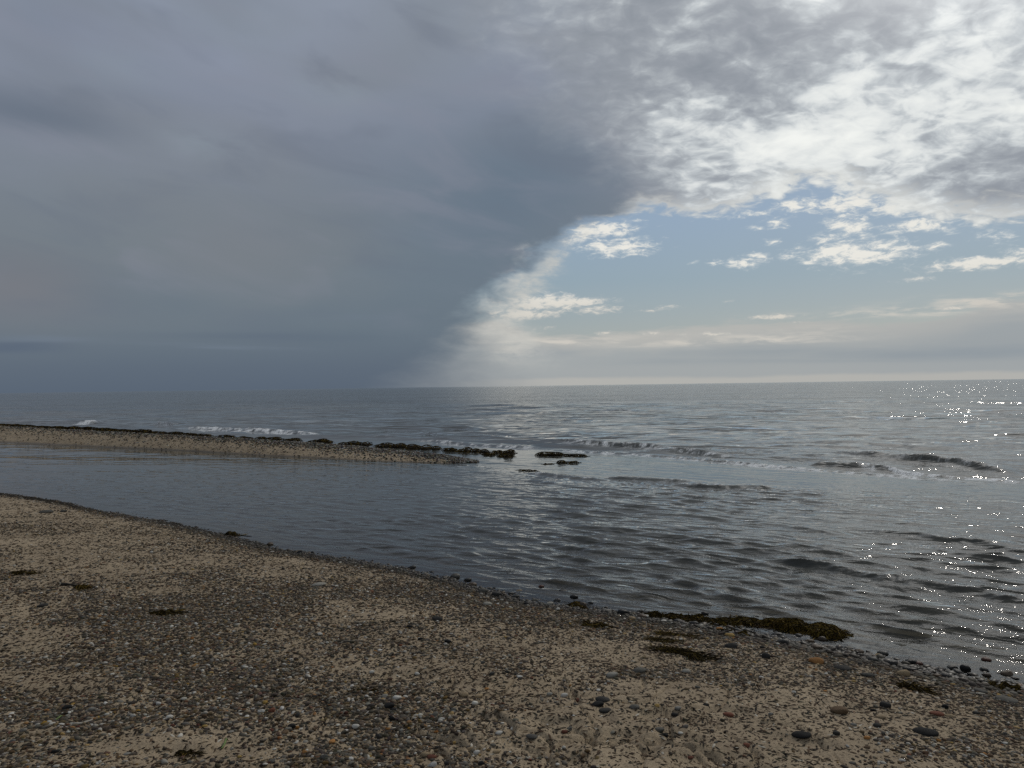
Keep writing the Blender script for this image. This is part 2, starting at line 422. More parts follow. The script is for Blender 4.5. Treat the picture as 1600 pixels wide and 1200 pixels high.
# density of the gravel as seen over the beach (0 bare sand .. 1 packed pebbles), laid out in metres
_SAND = [(60, 1012, 90, 18, .9), (70, 1075, 130, 16, .85), (25, 955, 60, 14, .5), (640, 1035, 130, 22, .75), (760, 1060, 110, 22, .6), (900, 1110, 150, 40, .75), (1060, 1090, 140, 26, .85), (1000, 1150, 150, 45, .75), (1230, 1130, 120, 30, .7),
         (820, 1000, 110, 22, .5), (960, 1000, 90, 16, .5), (1350, 1060, 120, 22, .65), (1480, 1100, 130, 25, .5), (720, 1170, 60, 25, .5), (480, 1130, 90, 22, .45), (320, 1175, 110, 14, .7), (1150, 1190, 100, 30, .6), (560, 930, 120, 16, .35), (1100, 1055, 120, 12, .5), (270, 915, 90, 10, .4), (1480, 1180, 90, 40, .35), (1260, 1050, 60, 12, .5), (50, 1150, 70, 14, .5), (420, 1010, 90, 10, .3), (120, 860, 160, 30, .4)]
_GRAV = [(230, 985, 150, 50, .6), (380, 935, 100, 25, .5), (330, 1060, 170, 60, .6), (110, 1130, 120, 30, .6), (620, 1100, 90, 26, .6), (450, 920, 90, 20, .5), (850, 940, 80, 10, .8), (1180, 1050, 90, 16, .45), (1540, 1150, 90, 60, .2), (680, 905, 120, 10, .9), (480, 975, 110, 24, .35), (600, 1165, 110, 30, .5)]
def gravel_density(x, y, d):
    px, py = to_pixel(x, y, 0.2 * np.ones_like(x))
    v = 0.55 + 0.45 * fbm(x * 1.4, y * 1.4, 81, 3) + 0.50 * fbm(x * 4.5, y * 4.5, 91, 3)
    for (a, b, sx, sy, s) in _GRAV: v = v + s * np.exp(-((px - a) / sx) ** 2 - ((py - b) / sy) ** 2)
    for (a, b, sx, sy, s) in _SAND: v = v - s * np.exp(-((px - a) / sx) ** 2 - ((py - b) / sy) ** 2)
    v = v + 0.9 * np.exp(-((d - 0.02) / 0.16) ** 2) * sm(x, -8, -4)
    v = v - 0.22 * sm(x, -1, 2.0) * sm(d, 0.3, .8)
    return np.clip(v, 0.03, 1)

# ------------------------------------------------------------------ sand
def sand_material(name, wetness=True):
    m, nt, out = new_mat(name)
    oc = objco(nt)
    n1 = noise(nt, oc, 1.7, 5, 0.6); n2 = noise(nt, oc, 60.0, 4, 0.65); n3 = noise(nt, oc, 420.0, 2, 0.6)
    n4 = noise(nt, oc, 9.0, 5, 0.65, 0.5)
    c = mixc(nt, n1.smooth(0.3, 0.7), (0.248, 0.190, 0.122), (0.330, 0.258, 0.170))
    c = mixc(nt, n4.smooth(0.42, 0.72) * 0.55, c, (0.17, 0.128, 0.088))
    c = mixc(nt, n2.smooth(0.52, 0.72) * 0.5, c, (0.115, 0.085, 0.058))
    c = mixc(nt, n3.smooth(0.58, 0.72) * 0.5, c, (0.07, 0.055, 0.042))
    c = mixc(nt, n3.smooth(0.36, 0.26) * 0.5, c, (0.42, 0.36, 0.28))
    n5 = noise(nt, oc, 130.0, 3, 0.7, 0.6)
    c = mixc(nt, n5.smooth(0.54, 0.62) * 0.65, c, (0.062, 0.047, 0.032))
    c = mixc(nt, n5.smooth(0.38, 0.31) * 0.5, c, (0.44, 0.38, 0.29))
    rough = 0.9
    if wetness:
        w = E(nt, attr(nt, 'wet').outputs['Fac'])
        c = mixc(nt, w * 0.78, c, mixc(nt, 1.0, c, (0.36, 0.34, 0.31), 'MULTIPLY'))
        rough = 0.92 - w * 0.5
    nb = bump(nt, n3, 0.35, 0.004, bump(nt, n2, 0.6, 0.010))
    principled(nt, out, Base_Color=c, Roughness=rough, Normal=nb, Specular_IOR_Level=0.25)
    return m

def build_beach():
    # rows away from the camera, columns fanned out; dense where the picture looks
    ys = [-40, -20, -10, -5, -2, 0, 1.0, 1.8, 2.3]
    y = 2.5
    while y < 26:
        ys.append(y); y += max(0.010, 0.0016 * y * y * 0.55 + 0.004)
    while y < 200: ys.append(y); y *= 1.25
    ys = np.array(ys)
    t = np.concatenate([[-9, -4, -2, -1.4, -1.1, -0.95], np.linspace(-0.88, 0.88, 760), [0.95, 1.1, 1.4, 2, 4, 9]])
    w = np.maximum(np.abs(ys), 2.3)
    XX = t[None, :] * w[:, None]; YY = np.repeat(ys[:, None], len(t), 1)
    d = shore_dist(XX, YY)
    ZZ = beach_z(XX, YY, d)
    wet = sm(d, 0.42, 0.02) + 0 * XX
    wet = np.clip(wet * (1 + 0.5 * fbm(XX * 3, YY * 3, 71, 2)), 0, 1)
    me = mesh_np('beach', np.stack([XX, YY, ZZ], -1).reshape(-1, 3), grid_faces(len(ys), len(t)), True, {'wet': wet.ravel()}, sand_material('beach_sand'))
    link('beach', me, kind='structure')
build_beach()

# ------------------------------------------------------------------ the sand bar
NEAR_PX = [(-420, 676), (-150, 685), (0, 691.5), (100, 696), (200, 700.5), (300, 705), (400, 711), (500, 716), (560, 719.5), (640, 722), (700, 723.5), (742, 722.5)]
CREST_PX = [(-420, 655), (-150, 660), (0, 665.5), (100, 671), (200, 676), (300, 681), (400, 686.5), (470, 691), (540, 696), (620, 703), (690, 711), (741, 719.5)]
CREST_H = [.42, .42, .40, .38, .36, .33, .29, .24, .18, .12, .06, .02]
def build_bar():
    n = np.array(NEAR_PX, float); c = np.array(CREST_PX, float)
    N = on_plane(n[:, 0], n[:, 1], 0.0); C = on_plane_z(c[:, 0], c[:, 1], np.array(CREST_H))
    H = np.array(CREST_H)
    ns = 520
    def res(A):
        u = np.linspace(0, 1, len(A)); q = np.linspace(0, 1, ns); return np.stack([np.interp(q, u, A[:, k]) for k in range(A.shape[1])], 1) if A.ndim == 2 else np.interp(q, u, A)
    N, C, H = res(N), res(C), res(H)
    D = C - N; L = np.linalg.norm(D, axis=1, keepdims=True); D = D / np.maximum(L, 1e-6)
    vs = np.concatenate([np.linspace(-0.5, 0, 14)[:-1], np.linspace(0, 1, 60), 1 + np.linspace(0, 1.2, 24)[1:]])
    s = np.repeat(np.linspace(0, 1, ns)[:, None], len(vs), 1); v = np.repeat(vs[None], ns, 0)
    Lm = L + 0.25
    PX_ = N[:, None, :] + (C - N)[:, None, :] * v[..., None]
    PX_ = PX_ + np.where(v < 0, 1, 0)[..., None] * (D[:, None, :] * 0.25 * v[..., None] * 4)
    PX_ = PX_ + np.where(v > 1, 1, 0)[..., None] * (D[:, None, :] * 0.5 * (v - 1)[..., None])
    h = H[:, None]
    z = np.where(v <= 0, 0.5 * v - 0.01, np.where(v <= 1, h * np.sin(np.clip(v, 0, 1) * np.pi / 2) ** 0.9, h - (v - 1) * (h + 0.25)))
    x, y = PX_[..., 0], PX_[..., 1]
    rough = fbm(x * 1.2, y * 1.2, 5, 3) * 0.022 + fbm(x * 4, y * 4, 15, 3) * 0.014
    z = z + rough * sm(v, -0.05, 0.25) * np.minimum(1, h * 6)
    global bar_point
    def bar_point(ss, vv):
        i = np.clip((np.asarray(ss) * (ns - 1)).astype(int), 0, ns - 1); j = np.clip(np.searchsorted(vs, vv), 0, len(vs) - 1)
        return x[i, j], y[i, j], z[i, j]
    wet = sm(v, 0.10, 0.015) * 0.9 + sm(v, 1.05, 1.3)
    me = mesh_np('sand_bar', np.stack([x, y, z], -1).reshape(-1, 3), grid_faces(ns, len(vs))[:, ::-1], True, {'wet': np.clip(wet, 0, 1).ravel()}, sand_material('bar_sand'))
    link('sand_bar', me, kind='structure')
    return N, C
BAR_N, BAR_C = build_bar()

# ------------------------------------------------------------------ the sea and the lagoon: one sheet of real waves
def line_world(pts):
    p = np.array(pts, float); return on_plane(p[:, 0], p[:, 1], 0.0)

L1 = line_world([(-700, 645), (-300, 656), (0, 666), (150, 673), (300, 681), (480, 690), (600, 692), (800, 700), (900, 708), (1000, 716), (1100, 724), (1200, 732), (1400, 748), (1600, 764), (1900, 790)])
L2 = line_world([(-700, 700), (600, 723), (745, 724), (800, 735), (860, 744), (1000, 752), (1200, 758), (1400, 766), (1600, 780), (1900, 800)])

# single wave crests: image line, height, back width, front width (m), steep face towards us; foam amount
CRESTS = [
    ([(1290, 709), (1360, 715), (1430, 720), (1500, 725), (1560, 732), (1590, 737)], .19, .5, .15, .25),
    ([(1260, 725), (1310, 728), (1360, 730)], .10, .4, .14, .1),
    ([(850, 692), (930, 699), (1010, 702), (1090, 710), (1180, 718)], .09, .4, .14, .75),
    ([(820, 700), (900, 705), (1000, 711), (1100, 719), (1200, 728), (1330, 738), (1450, 746), (1600, 757)], .055, .30, .10, .95),
    ([(1330, 726), (1430, 735), (1520, 742), (1640, 752)], .07, .35, .12, 1.0),
    ([(640, 688), (740, 696), (800, 699), (850, 702)], .08, .35, .14, .8),
    ([(570, 682), (640, 686), (720, 691)], .11, .5, .2, .1),
    ([(280, 668), (340, 670), (400, 673), (470, 677), (520, 680)], .16, .6, .25, .9),
    ([(240, 661), (270, 662)], .2, .7, .3, .1), ([(120, 660), (150, 660)], .2, .7, .3, 1.2),
    ([(640, 675), (720, 679), (800, 682)], .09, .6, .3, .0),
    ([(820, 683), (880, 686), (940, 689)], .09, .5, .3, .0), ([(700, 668), (760, 671), (830, 674)], .07, .6, .3, .0),
    ([(940, 746), (1010, 750), (1090, 754)], .05, .25, .09, .2), ([(820, 738), (880, 745), (960, 751)], .04, .2, .08, .35),
    ([(1040, 757), (1130, 762), (1230, 764)], .045, .25, .09, .1), ([(1180, 779), (1270, 783), (1340, 790)], .05, .25, .1, .05),
    ([(1340, 828), (1400, 834), (1480, 846), (1560, 856), (1660, 868)], .085, .28, .09, .0),
    ([(1160, 868), (1240, 878), (1330, 893), (1420, 908), (1500, 922), (1600, 943), (1700, 966)], .085, .26, .09, .0),
    ([(1230, 905), (1290, 911), (1360, 925)], .04, .2, .07, .0),
    ([(820, 832), (900, 842), (980, 850), (1060, 858), (1150, 872)], .06, .25, .09, .02),
    ([(840, 851), (930, 863), (1010, 877), (1110, 890)], .05, .22, .08, .02),
    ([(1000, 900), (1090, 918), (1180, 940), (1250, 956)], .05, .2, .07, .0),
    ([(830, 905), (900, 915), (980, 925), (1050, 940)], .045, .2, .07, .0),
    ([(1080, 840), (1180, 852), (1290, 862), (1380, 876)], .05, .25, .09, .02),
    ([(720, 806), (820, 815), (920, 822), (1040, 832)], .045, .25, .09, .0),
    ([(1150, 815), (1230, 822), (1320, 834)], .05, .22, .09, .02), ([(1290, 945), (1380, 960), (1470, 978), (1560, 1000)], .04, .18, .06, .03),
    ([(1400, 985), (1480, 1000), (1560, 1020)], .025, .14, .05, .0), ([(600, 830), (700, 842), (790, 856)], .03, .2, .08, .0), ([(1500, 880), (1580, 895), (1680, 915)], .06, .22, .08, .05),
]

def chop_field(x, y):
    """how choppy the water is"""
    y1, y2 = np.interp(x, L1[:, 0], L1[:, 1]), np.interp(x, L2[:, 0], L2[:, 1])
    sea = sm(y - y1, 0.0, 3.0)
    lag = np.interp(x, [-20, -12, -7, -4, -1.5, 0.5, 3], [.24, .30, .42, .56, .78, .95, 1.05])
    lagm = sm(y2 - y, -0.3, 1.2)
    flat = 0.24
    return sea, lagm * (lag - flat * np.minimum(lag, 1)) + flat * np.minimum(1, lag * 2 + .3), y1, y2

def build_water():
    ys = []; y = 2.0
    while y < 26: ys.append(y); y += max(0.015, 0.00030 * y * y)
    while y < 75: ys.append(y); y += 0.28 + (y - 26) * 0.004
    while y < 400: ys.append(y); y *= 1.02
    while y < 70000: ys.append(y); y *= 1.12
    ys = np.array([-60, -30, -12, -5, 0, 1.2] + ys)
    t = np.concatenate([[-60, -20, -9, -5, -3, -2, -1.5, -1.2, -1.0], np.linspace(-0.9, 0.9, 760), [1.0, 1.2, 1.5, 2, 3, 5, 9, 20, 60]])
    w = np.maximum(ys, 2.0)
    X = t[None, :] * w[:, None]; Y = np.repeat(ys[:, None], len(t), 1)
    dr = np.gradient(ys)[:, None] * np.ones_like(X)
    res = np.maximum(dr, 0.0024 * w[:, None])
    sd = np.full(X.shape, -50.0)
    nearm = (Y < 60)
    sd[nearm] = shore_dist(X[nearm], Y[nearm])
    depth = np.maximum(-beach_base(sd), 0.0)
    sea, lag, y1, y2 = chop_field(X, Y)
    shoal = sm(depth, 0.0, 0.07)
    # distance to the bar's near edge calms the water there
    DX = np.zeros_like(X); DY = np.zeros_like(X); DZ = np.zeros_like(X)
    def add(nw, lmin, lmax, mean_deg, spread, rms, env, seed, q=0.75):
        r = np.random.RandomState(seed)
        lam = np.exp(np.linspace(math.log(lmin), math.log(lmax), nw)) * r.uniform(.9, 1.1, nw)
        ang = np.radians(mean_deg + spread * r.randn(nw)); ph = r.uniform(0, 2 * np.pi, nw)
        sl = rms * math.sqrt(2.0 / nw)
        for l, a, p in zip(lam, ang, ph):
            k = 2 * np.pi / l; A = sl / k
            e = env * sm(l / res, 2.5, 5.0)
            cx, cy = math.cos(a), math.sin(a)
            th = k * (cx * X + cy * Y) + p
            c, s_ = np.cos(th), np.sin(th)
            np.add(DZ, A * e * c, out=DZ)
            np.add(DX, -q * A * e * cx * s_, out=DX); np.add(DY, -q * A * e * cy * s_, out=DY)
    patch = 0.75 + 0.5 * fbm(X * 0.5, Y * 0.5, 131, 2)
    envL = (1 - sea) * lag * shoal * patch
    add(30, 0.12, 0.40, -122, 26, 0.135, envL, 1)
    add(26, 0.18, 0.50, -124, 12, 0.135, envL * sm(X, -4.5, .5), 12, 0.95)
    add(14, 0.5, 1.6, -124, 20, 0.042, envL * sm(X, -5, 0), 2)
    far = sm(Y, 260, 90)
    envS = sea * far
    add(26, 0.45, 1.6, -105, 28, 0.095, envS * sm(Y, 60, 30), 3)
    add(20, 1.6, 7.0, -104, 16, 0.060, envS, 4)
    add(8, 7.0, 22.0, -100, 12, 0.018, envS, 5)
    # the single crests
    foam = np.zeros_like(X)
    rg = (Y > 3) & (Y < 75)
    xs, yv = X[rg], Y[rg]
    zc = np.zeros_like(xs); fc = np.zeros_like(xs)
    for ci, (pts, hgt, wb, wf, fo) in enumerate(CRESTS):
        P = line_world(pts)
        u = np.linspace(0, 1, len(P)); q = np.linspace(0, 1, 60)
        cx = np.interp(q, u, P[:, 0]); cy = np.interp(q, u, P[:, 1])
        sel = (xs > cx.min() - 2) & (xs < cx.max() + 2) & (yv > cy.min() - 3) & (yv < cy.max() + 3)
        a, b = xs[sel], yv[sel]
        wob = fbm(a * 1.6, b * 1.6, 200 + ci, 4, .6)
        b2 = b + wob * (0.36 if np.mean(cy) < 13 else .22) * min(1, hgt * 12)
        d2 = (a[:, None] - cx) ** 2 + (b2[:, None] - cy) ** 2
        j = d2.argmin(1); d = np.sqrt(d2[np.arange(len(j)), j])
        side = np.where(b2 > np.interp(a, cx, cy) if cx[-1] > cx[0] else b2 > np.interp(a, cx[::-1], cy[::-1]), 1, -1)
        tt = q[j]
        endf = sm(tt, 0.0, 0.22) * sm(tt, 1.0, 0.78)
        mod = endf * (0.9 + .3 * fbm(a * 1.0, b * 0.3, 230 + ci, 3)) if hgt > .08 and np.mean(cy) < 13 else endf * np.clip((0.8 + .7 * fbm(a * 1.2, b * 0.4, 230 + ci, 3)) if np.mean(cy) < 13 else (.85 + .5 * fbm(a * .9, b * .3, 230 + ci, 3)), .1, 1.4)
        prof = np.where(side > 0, np.exp(-(d / (wb * (.7 if np.mean(cy) < 13 else .8))) ** 1.25), np.exp(-(d / (wf * .9)) ** 1.8))
        trough = np.where(side < 0, np.exp(-((d - 2.4 * wf) / (1.3 * wf)) ** 2), 0)
        zc[sel] += hgt * (0.54 if np.mean(cy) < 13 and hgt > .08 else 0.50 if np.mean(cy) < 13 else 0.9) * mod * (prof - 0.18 * trough)
        if fo > 0:
            fz = np.where(side > 0, np.exp(-(d / (wf * 0.5)) ** 2), np.exp(-(d / (wf * 2.4)) ** 2))
            fn = sm(fbm(a * 5, b * 7, 260 + ci, 4, .65), 0.16 - 0.36 * fo, 0.50 - 0.26 * fo)
            fc[sel] = np.maximum(fc[sel], fz * fn * endf * min(fo, 1.0))
    zz = DZ[rg] + zc; DZ[rg] = zz; foam[rg] = fc
    # turbulent boil where the bar ends
    DZ += 0.02 * np.exp(-((X - 2.5) / 3.2) ** 2 - ((Y - (y2 - 0.5)) / 0.7) ** 2) * fbm(X * 7, Y * 9, 141, 3)
    # keep the very edge calm and at still level
    k = sm(sd, -0.02, -0.5)
    DZ *= k; DX *= k; DY *= k
    V = np.stack([X + DX, Y + DY, DZ], -1).reshape(-1, 3)
    chop = np.clip(np.maximum(sea, lag) * (0.35 + 0.65 * shoal), 0.05, 1)
    return mesh_np('sea', V, grid_faces(len(ys), len(t)), True, {'foam': foam.ravel(), 'depth': depth.ravel(), 'chop': chop.ravel()}, water_material())

def water_material():
    m, nt, out = new_mat('sea_water')
    oc = objco(nt)
    sp = nt.nodes.new('ShaderNodeSeparateXYZ'); nt.links.new(oc, sp.inputs[0])
    x, y = E(nt, sp.outputs[0]), E(nt, sp.outputs[1])
    dist = (x * x + y * y) ** 0.5
    chop = E(nt, attr(nt, 'chop').outputs['Fac'])
    depth = E(nt, attr(nt, 'depth').outputs['Fac'])
    foam = E(nt, attr(nt, 'foam').outputs['Fac'])
    # ripples run along the waves: coordinates across (c) and along (a) the crests
    ca, sa = math.cos(R_(-118)), math.sin(R_(-118))
    c = x * ca + y * sa; a = x * (-sa) + y * ca
    r1 = noise(nt, vec(nt, c, a * 0.34), 7.0, 1.5, 0.5, 0.5)
    r2 = noise(nt, vec(nt, c, a * 0.5, 3.0), 30.0, 2, 0.5, 0.4)
    cs = y * -0.97 - x * 0.24; as_ = x * 0.97 - y * 0.24
    f1 = noise(nt, vec(nt, cs, as_ * 0.35, 5.0), 0.8, 3, 0.58, 0.3)
    f2 = noise(nt, vec(nt, cs, as_ * 0.22, 8.0), 0.10, 4, 0.60, 0.2)
    gust = noise(nt, vec(nt, cs, as_ * 0.15, 15.0), 0.06, 5, 0.6)
    nearw = dist.smooth(28.0, 13.0)
    farw = dist.smooth(12.0, 30.0)
    h = r1 * chop * nearw * 0.041 + r2 * chop * dist.smooth(13.0, 6.0) * 0.0060 + f1 * farw * chop * gust.smooth(0.3, 0.7, 0.22, 0.38) + f2 * dist.smooth(40.0, 120.0) * 0.3
    nrm = bump(nt, h, 1.0, 1.0)
    fr = nt.nodes.new('ShaderNodeFresnel'); fr.inputs['IOR'].default_value = 1.333; nt.links.new(nrm, fr.inputs['Normal'])
    gl = nt.nodes.new('ShaderNodeBsdfGlossy'); gl.distribution = 'BECKMANN'; gl.inputs['Color'].default_value = (1, 1, 1, 1)
    nt.links.new((dist.smooth(12.0, 140.0) * 0.09 + 0.042).s, gl.inputs['Roughness']); nt.links.new(nrm, gl.inputs['Normal'])
    tr = nt.nodes.new('ShaderNodeBsdfTransparent'); tr.inputs['Color'].default_value = (0.62, 0.62, 0.56, 1)
    df = nt.nodes.new('ShaderNodeBsdfDiffuse'); df.inputs['Color'].default_value = (0.046, 0.046, 0.038, 1)
    body = nt.nodes.new('ShaderNodeMixShader')
    nt.links.new((1.0 - (depth * -6.0).exp()).s, body.inputs[0]); nt.links.new(tr.outputs[0], body.inputs[1]); nt.links.new(df.outputs[0], body.inputs[2])
    mx = nt.nodes.new('ShaderNodeMixShader')
    nt.links.new(fr.outputs[0], mx.inputs[0]); nt.links.new(body.outputs[0], mx.inputs[1]); nt.links.new(gl.outputs[0], mx.inputs[2])
    fd = nt.nodes.new('ShaderNodeBsdfDiffuse'); fd.inputs['Color'].default_value = (0.8, 0.81, 0.81, 1)
    fn = noise(nt, oc, 36.0, 4, 0.75)
    ff = (foam * fn.smooth(0.39, 0.57) * 1.8).clip()
    fm = nt.nodes.new('ShaderNodeMixShader')
    nt.links.new(ff.s, fm.inputs[0]); nt.links.new(mx.outputs[0], fm.inputs[1]); nt.links.new(fd.outputs[0], fm.inputs[2])
    nt.links.new(fm.outputs[0], out.inputs['Surface'])
    return m

link('sea', build_water(), kind='structure')

# ------------------------------------------------------------------ stones
def ico(level):
    import bmesh
    bm = bmesh.new(); bmesh.ops.create_icosphere(bm, subdivisions=level, radius=1.0)
    V = np.array([v.co[:] for v in bm.verts]); F = np.array([[v.index for v in f.verts] for f in bm.faces]); bm.free()
    return V, F

def lumpy(V, seed, amt=0.18, flat=0.0):
    """a water-worn stone: a sphere pushed about by a few broad facets"""
    r = np.random.RandomState(seed); W = V.copy()
    s = np.ones(len(V))
    for _ in range(7):
        d = r.randn(3); d /= np.linalg.norm(d)
        s += 1.25 * amt * r.uniform(-1, 1) * np.clip(V @ d, -0.2, 1) ** 2
    for _ in range(5):
        d = r.randn(3); d /= np.linalg.norm(d); h = r.uniform(0.70, 0.94)
        p = (V * s[:, None]) @ d
        s = np.where(p > h, s * (h + (p - h) * 0.25) / np.maximum(p, 1e-6), s)
    W *= s[:, None]
    W -= (W.max(0) + W.min(0)) / 2
    return W / np.abs(W).max(0)

PALETTE = {          # name: (base colour, spread)
    'white': ((0.50, 0.485, 0.44), .08), 'pale grey': ((0.25, 0.24, 0.21), .05), 'grey': ((0.100, 0.096, 0.085), .030), 'dark grey': ((0.038, 0.037, 0.035), .012), 'black': ((0.016, 0.016, 0.016), .005),
    'tan': ((0.24, 0.185, 0.118), .05), 'brown': ((0.100, 0.068, 0.042), .03), 'reddish brown': ((0.135, 0.055, 0.036), .03), 'orange': ((0.33, 0.165, 0.060), .05), 'yellow': ((0.42, 0.28, 0.10), .05)}
PN = list(PALETTE); PB = np.array([PALETTE[k][0] for k in PN]); PS = np.array([PALETTE[k][1] for k in PN])
PW = np.array([.04, .08, .17, .21, .12, .13, .21, .02, .012, .008]); PW = PW / PW.sum()

def stone_material(name, base=None):
    m, nt, out = new_mat(name)
    oc = objco(nt)
    if base is None:
        c0 = attr(nt, 'tint').outputs['Color']; w = E(nt, attr(nt, 'wet').outputs['Fac'])
        n1 = noise(nt, oc, 90.0, 4, 0.6); n2 = noise(nt, oc, 380.0, 2, 0.6)
    else:
        rgb = nt.nodes.new('ShaderNodeRGB'); rgb.outputs[0].default_value = tuple(base) + (1,); c0 = rgb.outputs[0]
        oi = nt.nodes.new('ShaderNodeObjectInfo')
        rnd = E(nt, oi.outputs['Random'])
        c0 = mixc(nt, rnd, mixc(nt, 1.0, c0, (0.72, 0.72, 0.74), 'MULTIPLY'), mixc(nt, 1.0, c0, (1.28, 1.25, 1.2), 'MULTIPLY'))
        w = E(nt, oi.outputs['Alpha'])
        w = 1.0 - w
        oc2 = nt.nodes.new('ShaderNodeVectorMath'); oc2.operation = 'ADD'; nt.links.new(oc, oc2.inputs[0])
        nt.links.new(vec(nt, rnd * 40.0, rnd * 17.0, 0.0), oc2.inputs[1]); oc = oc2.outputs[0]
        n1 = noise(nt, oc, 1.6, 5, 0.62, 0.4); n2 = noise(nt, oc, 9.0, 4, 0.65)
    c = mixc(nt, n1.smooth(0.35, 0.7) * 0.45, c0, mixc(nt, 1.0, c0, (0.55, 0.53, 0.5), 'MULTIPLY'))
    c = mixc(nt, n2.smooth(0.55, 0.75) * 0.5, c, mixc(nt, 1.0, c0, (1.5, 1.45, 1.35), 'MULTIPLY'))
    c = mixc(nt, n2.smooth(0.42, 0.28) * 0.5, c, mixc(nt, 1.0, c0, (0.5, 0.5, 0.5), 'MULTIPLY'))
    c = mixc(nt, w * 0.8, c, mixc(nt, 1.0, c, (0.42, 0.42, 0.42), 'MULTIPLY'))
    principled(nt, out, Base_Color=c, Roughness=0.82 - w * 0.34, Specular_IOR_Level=0.09 + w * 0.12, Normal=bump(nt, n2, 0.25, 0.02 if base is not None else 0.001))
    return m

def scatter_mesh(name, x, y, z, ax, yaw, tilt, templ, F, tint, wet, mat, kindpick):
    """many small solids in one mesh: ax (n,3) half axes"""
    n = len(x); T = len(templ[0])
    V = np.empty((n, T, 3), np.float32)
    for k in range(len(templ)):
        s = kindpick == k
        if not s.any(): continue
        P = templ[k][None] * ax[s][:, None, :]
        ct, st_ = np.cos(tilt[s])[:, None], np.sin(tilt[s])[:, None]
        px, pz = P[..., 0] * ct - P[..., 2] * st_, P[..., 0] * st_ + P[..., 2] * ct
        cy, sy = np.cos(yaw[s])[:, None], np.sin(yaw[s])[:, None]
        V[s] = np.stack([px * cy - P[..., 1] * sy + x[s][:, None], px * sy + P[..., 1] * cy + y[s][:, None], pz + z[s][:, None]], -1)
    FF = (F[None] + (np.arange(n) * T)[:, None, None]).reshape(-1, F.shape[1])
    return V.reshape(-1, 3), FF, np.repeat(tint, T, 0), np.repeat(wet, T)

